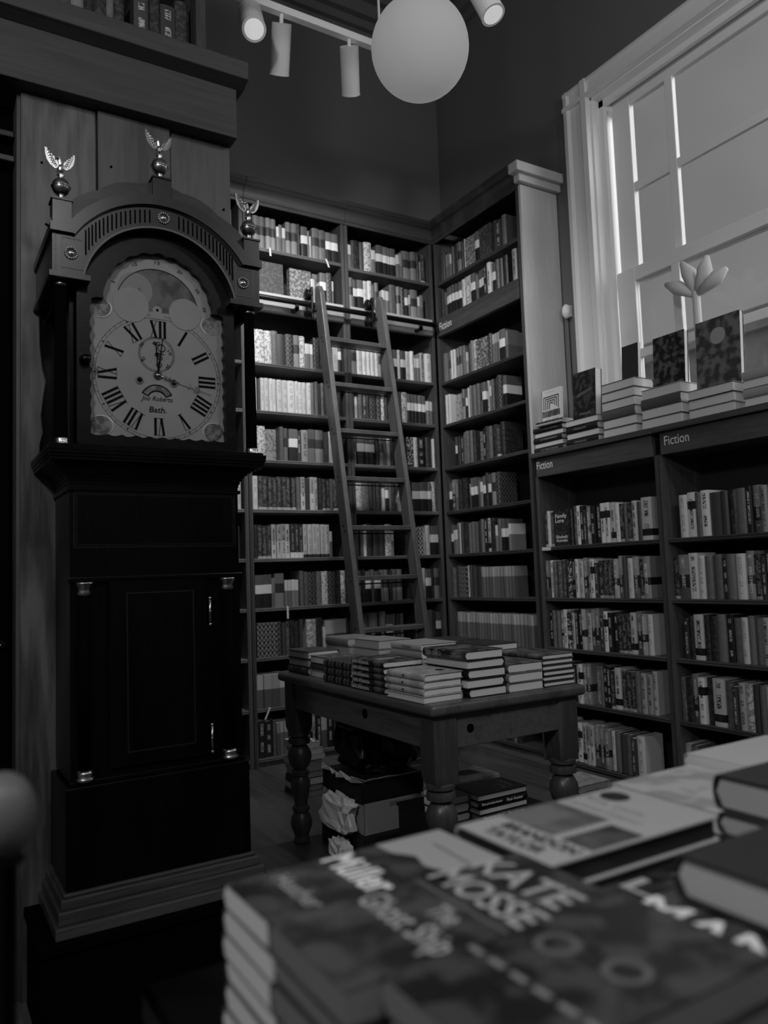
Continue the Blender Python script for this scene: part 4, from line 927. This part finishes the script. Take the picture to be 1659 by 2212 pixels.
# pine table
TX0, TX1, TY0, TY1, TZ = 1.325, 1.965, 1.942, 3.095, .70
tbl = thing('pine_table', ((TX0 + TX1) / 2, (TY0 + TY1) / 2, 0), 'farmhouse pine table with turned legs, covered with stacked hardbacks, before the corner', 'table')
b = MB(); b.box(TX0, TY0, TZ - .036, TX1, TY1, TZ); tp = b.build('tabletop', M['pine'], tbl, .014, seg=4)
b = MB(); i = .03
b.box(TX0 + i, TY0 + .1, .557, TX0 + i + .022, TY1 - .1, .664); b.build('apron', M['pine'], tbl, .003)
b = MB(); b.box(TX1 - i - .022, TY0 + .1, .557, TX1 - i, TY1 - .1, .664); b.build('apron', M['pine'], tbl, .003)
for y0 in (TY0 + i, TY1 - i - .022):
    b = MB(); b.box(TX0 + .1, y0, .557, TX1 - .1, y0 + .022, .664); ap = b.build('apron', M['pine'], tbl, .003)
    if y0 < 2.1:
        b = MB(); b.lathe([(.0135, -.0015), (.0135, .002)], (1.487, y0, .612), 24, 0, 'y'); b.build('wood_knot', M['black'], ap)
b = MB(); b.lathe([(.017, -.0015), (.017, .002)], (TX0 + i, 2.40, .615), 24, 0, 'x'); b.build('wood_knot', M['black'], tbl)
legp = [(.028, 0), (.034, .012), (.030, .03), (.030, .036), (.043, .07), (.045, .09), (.040, .11), (.028, .128), (.036, .135), (.036, .148), (.026, .155), (.030, .18), (.040, .225), (.041, .25), (.030, .272), (.037, .278), (.037, .292), (.026, .30), (.042, .32), (.049, .345), (.048, .368), (.036, .392), (.028, .40), (.044, .407), (.046, .418), (.044, .428), (.032, .434), (.044, .440), (.045, .452), (.036, .458)]
for lx in (TX0 + .022, TX1 - .022 - .088):
    for ly in (TY0 + .022, TY1 - .022 - .088):
        b = MB(); c = (lx + .044, ly + .044)
        b.lathe(legp, (c[0], c[1], 0), 28); lower = len(b.f)
        w = .044; e = .007
        oct_ = [(-w + e, -w), (w - e, -w), (w, -w + e), (w, w - e), (w - e, w), (-w + e, w), (-w, w - e), (-w, -w + e)]
        n = 8; vs = [(c[0] + p[0] * .82, c[1] + p[1] * .82, .452) for p in oct_] + [(c[0] + p[0], c[1] + p[1], .476) for p in oct_] + [(c[0] + p[0], c[1] + p[1], .664) for p in oct_]
        b.add(vs, [tuple(range(n - 1, -1, -1)), tuple(range(2 * n, 3 * n))] + [(j * n + q, j * n + (q + 1) % n, (j + 1) * n + (q + 1) % n, (j + 1) * n + q) for j in (0, 1) for q in range(n)])
        b.build('leg', M['pinez'], tbl, smooth='auto')
Z = TZ
r, _ = pile(1.333, 1.992, Z, [(.212, .147, .022, tn(.42), PG, True, ''), (.212, .147, .022, sp2, PG, False, ''), (.212, .147, .022, sp2, PG, False, ''), (.212, .147, .022, sp2, PG, False, 'dark-marked pale hardback')], 'the pale stack at the near table corner', G1, 'pale-jacketed hardback')
for k, t in enumerate(r):
    if k: 
        b = MB(); b.prism([(.113, .006), (.108, .012), (.110, .015), (.113, .0135), (.116, .015), (.118, .012)], 'yz', -.0046, -.0040); b.build('spine_heart', M['letb'], t, loc=(0, 0, 0))
patch(r[3], .0217, [(.10, .05), (.125, .06), (.12, .085), (.105, .09), (.09, .07)], M['letb'], 'cover_figure')
K = ('KATE ATKINSON', .0215)
r, _ = pile(1.335, 2.232, Z, [(.222, .155, .0215, sp1, PG, False, '') for _ in range(5)], 'the black-spined stack behind the pale corner stack', G1, 'black lettered hardback')
for t in r: spinetext(t, 'KATE ATKINSON', .0215, .222, span=.52, hfrac=.5, bold=.01)
covertext(r[-1], 'SHRINES OF\nGAIETY', .0212, .02, .06, .11, .05)
r, _ = pile(1.490, 1.975, Z, [(.235, .150, .0294, tn(.014), PG, False, ''), (.235, .150, .0294, tn(.014), PG, True, ''), (.235, .150, .0294, tn(.014), PG, False, ''), (.235, .150, .0294, tn(.014), PG, True, ''), (.235, .152, .0294, sp1, PG, False, 'glossy lettered hardback')],
            'the tallest dark stack on the pine table', G1, 'thick black hardback', jit=.006)
spinetext(r[4], 'LEE CHILD', .0294, .235, mat='letg', start=.1, span=.36, hfrac=.42); spinetext(r[4], 'THE\nSECRET', .0294, .235, mat='letg', start=.68, span=.22, hfrac=.5)
covertext(r[4], 'LEE CHILD\nSECRET', .0291, .015, .1, .12, .07, mat='letg')
r, _ = pile(1.650, 1.972, Z, [(.222, .150, .031, tn(.20), PG, False, ''), (.222, .150, .031, tn(.20), PG, False, ''), (.222, .150, .031, sp3, PG, False, '')], 'the three-book stack between tall and slim stacks', G1, 'thick grey-jacketed hardback')
r, _ = pile(1.811, 1.985, Z, [(.225, .143, .018, tn(.03), PG, False, '') for _ in range(5)] + [(.23, .143, .018, sp3, PG, False, 'mottled slim hardback')], 'the slim-book stack at the right table corner', G1, 'slim dark hardback')
spinetext(r[-1], 'CLAIRE KEEGAN', .018, .23, mat='letb', start=.05, span=.4, hfrac=.45)
r, _ = pile(1.342, 2.468, Z, [(.212, .15, .028, band, PG, False, '') for _ in range(3)], 'the striped stack on the left table edge', G1, 'striped-spine hardback')
r, _ = pile(1.372, 2.692, Z, [(.17, .15, .027, tn(.3), PG, True, ''), (.17, .15, .027, tn(.05), PG, False, ''), (.17, .15, .029, sp3, PG, True, '')], 'the stack just beyond the striped stack', G1, 'hardback, pages outward')
r, _ = pile(1.370, 2.880, Z, [(.195, .14, .031, sp1, PG, False, ''), (.195, .14, .032, tn(.03), PG, True, ''), (.195, .14, .032, tn(.05), PG, True, '')], 'the far left stack on the pine table', G1, 'dark hardback')
r, _ = pile(1.548, 2.865, Z, [(.20, .15, .034, tn(.2), PD, k % 2 == 0, '') for k in range(4)], 'the grey-edged stack at the table back left', G1, 'thick hardback')
r, _ = pile(1.560, 2.635, Z, [(.20, .15, .035, tn(.16), PD, True, '') for k in range(3)] + [(.20, .15, .034, tn(.3), PD, True, '')], 'the stack in the middle of the table back', G1, 'thick pale-edged hardback')
r, _ = pile(1.585, 2.375, Z, [(.21, .16, .028, tn(.3), PG, False, '') for k in range(4)] + [(.21, .16, .026, tn(.40), PG, False, 'spine-printed pale hardback')], 'the stack behind the tall dark stack', G1, 'pale-jacketed hardback')
spinetext(r[-1], 'GREEN', .026, .21, mat='letb', start=.4, span=.3, hfrac=.35)
r, _ = pile(1.505, 2.232, Z, [(.135, .13, .025, tn(.05), PG, False, ''), (.135, .13, .025, sp3, PG, False, ''), (.135, .13, .025, sp3, PG, False, '')], 'the low stack hidden among taller ones', G1, 'small mottled hardback')
for q, (x, y, h) in enumerate(((1.775, 2.24, 5), (1.775, 2.47, 5), (1.735, 2.70, 4), (1.735, 2.90, 4))):
    pile(x, y, Z, [(.20, .15, .026, sp1 if k % 2 else tn(.03), PG, False, '') for k in range(h)], ('the dark stack right behind the slim books', 'the second dark stack behind the slim books', 'the third dark stack behind the slim books', 'the farthest dark stack behind the slim books')[q], G1, 'dark glossy hardback')

# under the table
crate = thing('storage_crate', (1.76, 2.42, 0), 'low black crate under the pine table carrying small book stacks', 'crate')
b = MB(); b.box(1.60, 2.14, 0, 2.03, 2.155, .212); b.box(1.60, 2.585, 0, 2.03, 2.60, .212); b.box(1.60, 2.155, 0, 1.615, 2.585, .212); b.box(2.015, 2.155, 0, 2.03, 2.585, .212); b.build('side_boards', M['carton'], crate, .002)
b = MB(); b.box(1.595, 2.135, .212, 2.035, 2.605, .225); b.build('lid', M['carton'], crate, .002)
G2 = 'books stacked under and beside the pine table'
r, _ = pile(1.915, 2.215, .225, [(.222, .15, .023, tn(.012), PG, k % 2 == 1, '') for k in range(4)], 'the lettered stack on the crate under the table', G2, 'black hardback', rz=PI / 2)
for k, t in enumerate(r):
    if k % 2 == 0: spinetext(t, 'Baumgartner', .023, .222, start=.06, span=.42, hfrac=.5, bold=.02); spinetext(t, 'Paul Auster', .023, .222, start=.56, span=.34, hfrac=.48, bold=.02)
covertext(r[3], 'Paul\nAuster', .0227, .02, .03, .10, .07, bold=.02) if 0 else None
text('cover_lettering', 'Paul\nAuster', (Vector((-1, 0, 0)), Vector((0, -1, 0))), (.13, .19, .0227), .10, M['letg'], r[3], .06, local=True, bold=.02)
r, _ = pile(1.95, 2.42, .225, [(.23, .155, .03, tn(.2), PG, False, ''), (.23, .155, .03, tn(.12), PG, False, ''), (.23, .155, .03, sp2, PG, False, 'black-blotted pale hardback')], 'the pile at the back of the crate', G2, 'grey hardback', rz=PI / 2)
patch(r[2], .0297, [(.05, .05), (.11, .06), (.12, .12), (.09, .16), (.05, .13)], M['letb'], 'cover_blot')
spinetext(r[2], 'Chris Chandler', .03, .23, mat='letb', start=.2, span=.45, hfrac=.35)
pile(1.603, 2.26, .225, [(.17, .085, .030, tn(.02), PG, True, ''), (.17, .085, .034, tn(.03), PG, True, ''), (.17, .085, .026, tn(.25), PG, True, '')], 'the crate stack just behind the near leg', G2, 'pale-edged hardback')
pile(1.655, 3.60, 0, [(.18, .13, .032, tn(.02), PG, k % 2 == 1, '') for k in range(4)] + [(.18, .125, .028, tn(.2 if k % 2 else .3), PG, True, '') for k in range(4)] + [(.17, .12, .03, speckle('floor_cover_print', .03, .65, 40, .47, .5, .4), PG, True, 'white printed book')], 'the tall floor stack behind the left table leg', G2, 'thick paperback', name='paperback_book', hard=False, jit=.010)
r, _ = pile(2.70, 2.745, 0, [(.18, .20, .018, tn(.10), PD, True, '') for k in range(2)] + [(.20, .21, .03, sp2, PD, True, 'dark-patched grey book')], 'the floor stack by the right table leg', G2, 'thin grey book')
def carton(name, x0, y0, z0, x1, y1, z1, mat, label, flap=True):
    t = thing(name, ((x0 + x1) / 2, (y0 + y1) / 2, z0), label, 'box')
    b = MB(); w = .004; b.box(x0, y0, z0, x1, y1, z0 + w); b.box(x0, y0, z0, x0 + w, y1, z1); b.box(x1 - w, y0, z0, x1, y1, z1); b.box(x0, y0, z0, x1, y0 + w, z1); b.box(x0, y1 - w, z0, x1, y1, z1); b.build('body', mat, t, .0015)
    b = MB(); b.box(x0 + .001, y0 + .001, z1, x1 - .001, (y0 + y1) / 2 - .001, z1 + .003); b.build('flap', mat, t); b = MB(); b.box(x0 + .001, (y0 + y1) / 2 + .001, z1, x1 - .001, y1 - .001, z1 + .003); b.build('flap', mat, t)
    return t
carton('carton', 1.47, 2.64, 0, 1.78, 3.00, .098, M['carton'], 'flat black carton on the floor, lowest under the pine table')
wc = carton('carton', 1.486, 2.665, .1015, 1.752, 2.985, .222, M['cartw'], 'white carton wrapped in crumpled paper under the pine table')
b = MB(); b.box(1.60, 2.6638, .195, 1.735, 2.665, .212); b.build('address_label', shade('paint', .2), wc)
carton('carton', 1.475, 2.66, .2255, 1.76, 2.99, .30, M['carton'], 'black carton resting on the white paper-wrapped carton')
def crumple(name, x0, y0, z0, x1, y1, z1, mat, label, seed, n=16, cat='paper'):
    rs = random.Random(seed); b = MB(); vs = []
    cx, cy, cz = (x0 + x1) / 2, (y0 + y1) / 2, (z0 + z1) / 2; h = n // 2
    for j in range(h + 1):
        t = PI * j / h
        for i in range(n):
            a = 2 * PI * i / n; k = .72 + rs.uniform(0, .34) if 0 < j < h else .8
            sx = math.copysign(abs(math.sin(t)) ** .6 * abs(math.cos(a)) ** .6, math.cos(a)); sy = math.copysign(abs(math.sin(t)) ** .6 * abs(math.sin(a)) ** .6, math.sin(a)); sz = math.copysign(abs(math.cos(t)) ** .6, math.cos(t))
            vs.append((cx + (x1 - x0) / 2 * sx * k, cy + (y1 - y0) / 2 * sy * k, max(z0, cz + (z1 - z0) / 2 * sz * (k if sz > 0 else 1))))
    b.add(vs, [(j * n + i, (j + 1) * n + i, (j + 1) * n + (i + 1) % n, j * n + (i + 1) % n) for j in range(h) for i in range(n)])
    o = b.build(name, mat); tag(o, label, cat); return o
crumple('crumpled_paper', 1.405, 2.66, .100, 1.484, 2.93, .245, M['paper'], 'crumpled white paper spilling from the end of the white carton', 4, 22)
crumple('crumpled_paper', 1.395, 2.70, .001, 1.466, 2.83, .085, M['paper'], 'small crumpled paper ball on the floor below the white carton', 9, 18)
b = MB(); rs = random.Random(5); n = 14
pth = [(1.472 - .03 * math.sin(k * .5) , 2.655 - .006 * math.sin(k * 2.1), .3045 + .004 * math.sin(k * 1.3)) for k in range(n)]
A_ = [(1.44 + rs.uniform(-.012, .012), 2.98 - .025 * k, .315 + rs.uniform(-.012, .03)) for k in range(n)]; B_ = [(1.478, 2.985 - .025 * k, .3055) for k in range(n)]
A_ += [(1.46 + .02 * k, 2.636 + rs.uniform(-.003, .003), .318 + rs.uniform(-.002, .002)) for k in range(1, 15)]; B_ += [(1.48 + .02 * k, 2.66, .3055) for k in range(1, 15)]
b.add(A_ + B_, [(i, i + 1, len(A_) + i + 1, len(A_) + i) for i in range(len(A_) - 1)]); o = b.build('torn_paper', M['paper']); s_ = o.modifiers.new('thick', 'SOLIDIFY'); s_.thickness = .0015; tag(o, 'torn white lining paper around the black bundle under the table', 'paper')
crumple('wrapped_bundle', 1.485, 2.655, .3042, 1.80, 3.0, .535, M['plast'], 'black plastic-wrapped bundle on the cartons under the table', 11, 28, 'bundle')

# ------------------------------------------------------------------ foreground display table
dt = thing('display_table', (.72, .30, 0), 'dark display table close to the camera, covered by book stacks', 'table')
b = MB(); b.box(.20, -.45, .662, 1.25, .83, .698); b.build('tabletop', M['mahog'], dt, .006)
b = MB(); b.box(.24, -.40, .58, 1.21, -.38, .662); b.box(.24, .77, .58, 1.21, .79, .662); b.box(.24, -.38, .58, .26, .77, .662); b.box(1.19, -.38, .58, 1.21, .77, .662); b.build('apron', M['mahog'], dt)
for x in (.24, 1.14):
    for y in (-.40, .72): b = MB(); b.box(x, y, 0, x + .07, y + .07, .662); b.build('leg', M['mahog'], dt, .004)
G3 = 'books stacked on the display table'; DZ = .698
R9 = -PI / 2
PK = shade('greyed_page', .15, .8)
A1 = speckle('novel_cover_dark', .006, .045, 34, .45, .6, .3); A2 = speckle('novel_cover_mid', .008, .055, 28, .42, .62, .3)
r, z = pile(.232, .668, DZ, [(.226, .107, .0205, tn(.08 + .03 * (k % 2)), PG, False, '') for k in range(6)] + [(.226, .107, .0205, A1, PG, False, 'slant-lettered paperback')], 'the leftmost stack of the display table', G3, 'white-edged paperback', rz=R9, name='paperback_book', hard=False)
t = r[-1]; T = .0202
patch(t, T, [(.004, .150), (.030, .152), (.050, .165), (.075, .158), (.103, .168), (.103, .224), (.004, .224)], tn(.33), 'cover_sky'); patch(t, T + .0005, [(.035, .195), (.103, .190), (.103, .192), (.035, .197)], tn(.12), 'cover_line')
covertext(t, 'Müller', T, .008, .088, .092, .034, bold=.02); covertext(t, 'Heather', T, .02, .035, .075, .018, 'letg')
r, z = pile(.229, .558, DZ, [(.236, .121, .0215, tn(.03), PK, False, '') for k in range(6)] + [(.236, .121, .0225, A2, PK, False, 'large-lettered dark novel')], 'the second stack from the left, display table', G3, 'thick dark paperback', rz=R9, name='paperback_book', hard=False)
t = r[-1]; T = .0222
covertext(t, 'KATE', T, .004, .180, .106, .034, 'letg', .015); covertext(t, 'MOSSE', T, .002, .138, .116, .032, 'letg', .015); covertext(t, 'The', T, .055, .100, .03, .02, 'letg', .01); covertext(t, 'Ghost Ship', T, .008, .060, .108, .034, 'letg', .01)
patch(t, T, [(.004, .127), (.118, .127), (.118, .130), (.004, .130)], tn(.12), 'cover_rule')
r, z = pile(.470, .652, DZ, [(.222, .137, .025, tn(.03), PD, False, '') for k in range(5)] + [(.222, .137, .025, tn(.38), tn(.02), False, 'white lettered novel')], 'the stack in the middle of the display table', G3, 'dark hardback', rz=R9)
t = r[-1]; T = .0247
patch(t, T, [(.003, .052), (.082, .052), (.082, .128), (.003, .128)], speckle('cover_photograph', .02, .16, 14, .4, .62, .35), 'cover_photograph'); patch(t, T, [(.094, .052), (.134, .052), (.134, .118), (.094, .118)], speckle('cover_photograph_dark', .015, .10, 18, .4, .62, .35), 'cover_photograph')
covertext(t, 'BRANDON', T, .030, .030, .100, .016, 'letb', .02); covertext(t, 'TAYLOR', T, .030, .008, .080, .016, 'letb', .02); covertext(t, 'The Late', T, .008, .160, .085, .015, 'letg', .01); covertext(t, 'Americans', T, .008, .138, .100, .016, 'letg', .01)
b = MB(); b.prism([(.030 + .017 * math.cos(q * PI / 16), .192 + .015 * math.sin(q * PI / 16)) for q in range(32)], 'xy', T + .0001, T + .0006); b.build('cover_roundel', M['letb'], t, loc=(0, 0, 0))
r, z = pile(.250, .434, DZ, [(.212, .126, .022, tn(.02), PK, False, '') for k in range(6)] + [(.212, .126, .0225, A1, PK, False, 'faintly ringed dark novel')], 'the stack nearest the camera', G3, 'dark paperback', rz=R9, name='paperback_book', hard=False)
t = r[-1]; T = .0222
for q in range(6): patch(t, T, [(.004 + q * .021, .064), (.018 + q * .021, .064), (.018 + q * .021, .069), (.004 + q * .021, .069)], tn(.2), 'cover_dash')
for cx_, cy_ in ((.035, .115), (.085, .125)):
    b = MB(); n = 28; o_ = [(cx_ + .016 * math.cos(2 * PI * q / n), cy_ + .016 * math.sin(2 * PI * q / n)) for q in range(n)]; i_ = [(cx_ + .010 * math.cos(2 * PI * q / n), cy_ + .010 * math.sin(2 * PI * q / n)) for q in range(n)]
    b.add([(p[0], p[1], T + .0004) for p in o_ + i_], [(q, (q + 1) % n, n + (q + 1) % n, n + q) for q in range(n)]); b.build('cover_ring', tn(.10), t, loc=(0, 0, 0))
r, z = pile(.484, .509, DZ, [(.235, .108, .0245, tn(.05), PG, False, '') for k in range(4)] + [(.235, .108, .0245, A1, PG, False, 'dark pale-lettered novel')], 'the low stack in front of the white novel', G3, 'dark paperback', rz=R9, name='paperback_book', hard=False)
t = r[-1]; T = .0242
covertext(t, 'LI', T, .01, .045, .05, .03, 'letg', .01); covertext(t, 'V Bo', T, .012, .10, .06, .022, 'letg', .01); covertext(t, 'ALICE', T, .01, .175, .06, .012, 'letg')
r, z = pile(.474, .396, DZ, [(.235, .126, .0244, tn(.03), PK, False, '') for k in range(5)], 'the stack under the plain dark book', G3, 'grey paperback', rz=R9, name='paperback_book', hard=False)
t = volume('paperback_book', .235, .126, .0165, A2, PG, (.467, .441, .8215), R9, 'mottled novel with heavy pale lettering, lying half under the plain dark hardback', G3, False); T = .0165
covertext(t, 'MAN', T, .004, .005, .116, .034, 'letw', .02)
volume(VOL, .225, .235, .034, tn(.02), PD, (.515, .424, .8387), -PI / 2, 'plain dark hardback with its grey page edge outward, resting on the mottled novel', G3)
r, z = pile(.760, .565, DZ, [(.205, .20, .026, tn(.04), PD, False, '') for k in range(5)] + [(.205, .20, .038, tn(.03), PD, False, 'thick dark hardback')], 'the dark right-end stack of the display table', G3, 'dark hardback', rz=R9)
r, z = pile(.828, .785, DZ, [(.16, .195, .0255, tn(.25), PG, False, '') for k in range(3)] + [(.165, .195, .0255, sp2, PG, False, 'printed pale paperback')], 'the pale back-right stack of the display table', G3, 'grey paperback', rz=R9, name='paperback_book', hard=False)
r, z = pile(1.005, .800, DZ, [(.20, .18, .03, tn(.3), PG, False, '') for k in range(3)] + [(.20, .18, .024, tn(.5), PG, False, 'white paperback')], 'the farthest back stack of the display table', G3, 'pale paperback', rz=R9, name='paperback_book', hard=False)

# ------------------------------------------------------------------ stacks along the low ledge in front of the window
LZ = 1.765; G4 = 'book stacks along the low ledge'
r, z = pile(3.125, 3.165, LZ, [(.235, .16, .030, tn(.02), PG, k % 2 == 1, '') for k in range(5)], 'the first ledge stack beside the end panel', G4, 'black lettered hardback')
for k, t in enumerate(r):
    if k % 2 == 0: spinetext(t, 'OUT THERE SCREAMING', .030, .235, mat='letg', start=.25, span=.6, hfrac=.3)
r, z1 = pile(3.110, 3.150, z, [(.20, .15, .014, tn(.4), PG, False, 'thin pale paperback'), (.20, .15, .012, band, PG, False, 'thin striped paperback')], 'the first ledge stack, laid across it', G4, 'thin paperback', rz=.06, name='paperback_book', hard=False)
def upright(name, x, y1, z0, L, W, T, cover, page, label, lean=.06, hard=True):
    m = Matrix(((0, 0, -1), (-1, 0, 0), (0, 1, 0))); m = Matrix.Rotation(lean, 3, 'Y') @ m
    return volume(name, L, W, T, cover, page, (x, y1, z0), 0, label, G4, hard, rot=m.to_euler())
mz = upright('paperback_book', 3.215, 3.400, z1 + .001, .205, .155, .02, tn(.62), PG, 'white paperback with a dark square maze on its cover, standing on the first ledge stack', hard=False)
T = .02
for q in range(4):
    o = .012 + q * .016; x0, x1, y0, y1 = o, .152 - o, .085 + 0, .175 - o * .8
    patch(mz, T, [(x0, y0), (x0 + .007, y0), (x0 + .007, y1 - .007), (x1 - .007, y1 - .007), (x1 - .007, y0 + .01 * q), (x1, y0 + .01 * q), (x1, y1), (x0, y1)], M['letb'], 'cover_maze')
patch(mz, T, [(.004, .04), (.15, .04), (.15, .078), (.004, .078)], sp3, 'cover_picture'); covertext(mz, 'THE BOAT', T, .02, .185, .09, .010, 'letg'); covertext(mz, 'GREEN LEGEND', T, .03, .012, .11, .014, 'letb')
r, z = pile(3.120, 2.895, LZ, [(.235, .155, .036, tn(.015), PG, k % 2 == 1, '') for k in range(4)], 'the second ledge stack, below the standing dark novel', G4, 'black hardback')
for k, t in enumerate(r):
    if k % 2 == 0: spinetext(t, 'a Restaurant', .036, .235, mat='letg', start=.25, span=.4, hfrac=.3)
dk = upright(VOL, 3.20, 3.105, z + .001, .265, .170, .050, A1, PG, 'dark hardback standing face out on the second ledge stack')
patch(dk, .050, [(.03, .12), (.14, .15), (.145, .165), (.035, .14)], tn(.10), 'cover_streak'); covertext(dk, 'A Restaurant', .050, .05, .02, .08, .012, 'letg')
r, z = pile(3.120, 2.640, LZ, [(.22, .15, .048, tn(.05) if k % 2 else tn(.1), PG, k != 2, '') for k in range(6)], 'the third ledge stack, tallest and palest', G4, 'thick pale book')
upright('paperback_book', 3.20, 2.77, z + .001, .19, .11, .02, tn(.03), PG, 'small dark paperback standing on the tallest ledge stack', hard=False)
r, z = pile(3.115, 2.365, LZ, [(.235, .15, .050, sp2 if k == 3 else tn(.08), PG, k != 2, '') for k in range(4)], 'the fourth ledge stack before the window', G4, 'thick pale-edged book')
upright(VOL, 3.22, 2.58, z + .001, .27, .19, .03, sp1, PG, 'large dark book standing on the fourth ledge stack')
r, z = pile(3.110, 2.085, LZ, [(.24, .155, .045, sp3 if k % 2 else tn(.1), PG, True, '') for k in range(3)], 'the fifth ledge stack before the window', G4, 'grey hardback')
u5 = upright(VOL, 3.22, 2.33, z + .001, .34, .235, .03, sp3, PG, 'large grey picture book standing on the fifth ledge stack')
b = MB(); b.prism([(.12 + .04 * math.cos(q * PI / 14), .25 + .04 * math.sin(q * PI / 14)) for q in range(28)], 'xy', .0301, .0306); b.build('cover_disc', tn(.33), u5, loc=(0, 0, 0))
r, z = pile(3.110, 1.80, LZ, [(.24, .155, .04, tn(.2 + .1 * (k % 2)), PG, k % 2 == 0, '') for k in range(4)], 'the sixth ledge stack, at the frame edge', G4, 'grey hardback')
# fan-shaped paper ornament on the window sill
fan = thing('paper_ornament', (3.36, 2.40, 1.766), 'pale fan-shaped paper ornament on a stem behind the standing dark books', 'ornament')
b = MB(); b.tube([(3.36, 2.42, 1.766), (3.36, 2.42, 2.46)], .02, 12); b.lathe([(.05, 1.766), (.05, 1.78)], (3.36, 2.42, 0), 20); b.build('stem', M['paper'], fan)
for k, a in enumerate((35, 75, 118, 158)):
    b = MB(); c, s = math.cos(math.radians(a)), math.sin(math.radians(a))
    b.tube([(3.36, 2.42 + .02 * c, 2.44 + .02 * s), (3.36, 2.42 + .13 * c, 2.44 + .13 * s), (3.36, 2.42 + .20 * c + .02 * s, 2.44 + .20 * s)], [.02, .038, .012], 12); b.build('petal', M['paper'], fan, smooth=True)
# rounded post head at the left edge
po = thing('newel_post', (.062, .70, 0), 'pale rounded post head at the very left edge, close to the camera', 'post')
b = MB(); b.lathe([(.012, 0), (.012, .88), (.018, .885), (.010, .895)], (.062, .70, 0), 18); b.build('shaft', M['mahog'], po, smooth=True)
b = MB(); b.ball((.062, .70, .920), .027, .027, .034, 20); b.build('knob', M['postw'], po, smooth=True)
# gallery books
u = -.60; k = 0; rs = random.Random(21); gb = []
while u < .775:
    w = rs.choice([.028, .034, .04, .05, .024]); 
    if u + w > .797: break
    gb.append((u, w, rs.choice('DDDMKmdD'))); u += w + (.0 if rs.random() < .8 else .03)
fg = lambda uu, d, z: (uu, 2.43 + d, 2.8005 + z)
vis_ = [q for q in gb if q[0] > .17]
for (u, w, c) in gb:
    mb = MB(); h = C[c][0] * rs.uniform(1.1, 1.35); spine(mb, fg, u, .02 + rs.uniform(0, .02), w - .001, h, .2, c, int(u * 1000) + 900)
    if (u, w, c) in vis_:
        org = fg(u + w / 2, .1, 0); o = bpy.data.objects.new('book', mb.mesh('book', [M['book'], M['page']], org)); COL.objects.link(o); o.location = org
        tag(o, f'{C[c][8]}, {ORD[len(vis_) - 1 - vis_.index((u, w, c))]} from the right post on the gallery bookcase', 'book', 'books on the gallery bookcase')
lay_books()
# ------------------------------------------------------------------ light
w = bpy.data.worlds.new('sky'); SC.world = w; w.use_nodes = True
nt = w.node_tree; bg = nt.nodes['Background']; tc = nt.nodes.new('ShaderNodeTexCoord'); nz = nt.nodes.new('ShaderNodeTexNoise'); nz.inputs['Scale'].default_value = 2.2; nz.inputs['Detail'].default_value = 3
rp = nt.nodes.new('ShaderNodeValToRGB'); rp.color_ramp.elements[0].position = .35; rp.color_ramp.elements[1].position = .7; rp.color_ramp.elements[0].color = (.62, .62, .62, 1); rp.color_ramp.elements[1].color = (1, 1, 1, 1)
nt.links.new(tc.outputs['Generated'], nz.inputs['Vector']); nt.links.new(nz.outputs['Fac'], rp.inputs['Fac']); nt.links.new(rp.outputs['Color'], bg.inputs['Color']); bg.inputs['Strength'].default_value = WORLD
def lamp(name, typ, loc, e, size=.1, rot=None, **k):
    L = bpy.data.lights.new(name, typ); L.energy = e
    if typ == 'SUN': L.angle = size
    else: L.shadow_soft_size = size
    o = bpy.data.objects.new(name, L); COL.objects.link(o); o.location = loc
    if rot: o.rotation_euler = rot
    for a, v in k.items(): setattr(L, a, v)
    return o
d = Vector((-.72, .46, -.30)); lamp('overcast_daylight', 'SUN', (6, 0, 5), SUN, math.radians(70), d.to_track_quat('-Z', 'Y').to_euler())
for i, (p, e) in enumerate(LAMPS): lamp('room_fill_light', 'POINT', p, e, .16)  # unseen fill lamps added to brighten the room; no globe fixtures hang there
# ------------------------------------------------------------------ camera
cd = bpy.data.cameras.new('camera'); cam = bpy.data.objects.new('camera', cd); COL.objects.link(cam); SC.camera = cam
r0 = CF.cross(Vector((0, 0, 1))).normalized(); u0 = r0.cross(CF); ro = math.radians(-2.0582)
RR = r0 * math.cos(ro) + u0 * math.sin(ro); UU = -r0 * math.sin(ro) + u0 * math.cos(ro)
cam.matrix_world = Matrix(((RR.x, UU.x, -CF.x, 0), (RR.y, UU.y, -CF.y, 0), (RR.z, UU.z, -CF.z, 1.1), (0, 0, 0, 1)))
cd.sensor_fit = 'VERTICAL'; cd.sensor_height = 24; cd.lens = 1676.4 / 2212 * 24; cd.clip_start = .02
cd.dof.use_dof = True; cd.dof.focus_distance = 2.75; cd.dof.aperture_fstop = cd.lens / 1000 / .0085
SC.view_settings.view_transform = 'Standard'; SC.view_settings.look = 'None'; SC.view_settings.gamma = 1; SC.view_settings.exposure = EXPO; SC.view_settings.use_curve_mapping = False
SC.cycles.max_bounces = 8; SC.cycles.diffuse_bounces = 3; SC.cycles.glossy_bounces = 3; SC.cycles.transparent_max_bounces = 8; SC.cycles.caustics_reflective = False; SC.cycles.caustics_refractive = False; SC.cycles.sample_clamp_indirect = 4
SC.cycles.use_denoising = True
for o in bpy.data.objects:
    if '_o' in o: del o['_o']
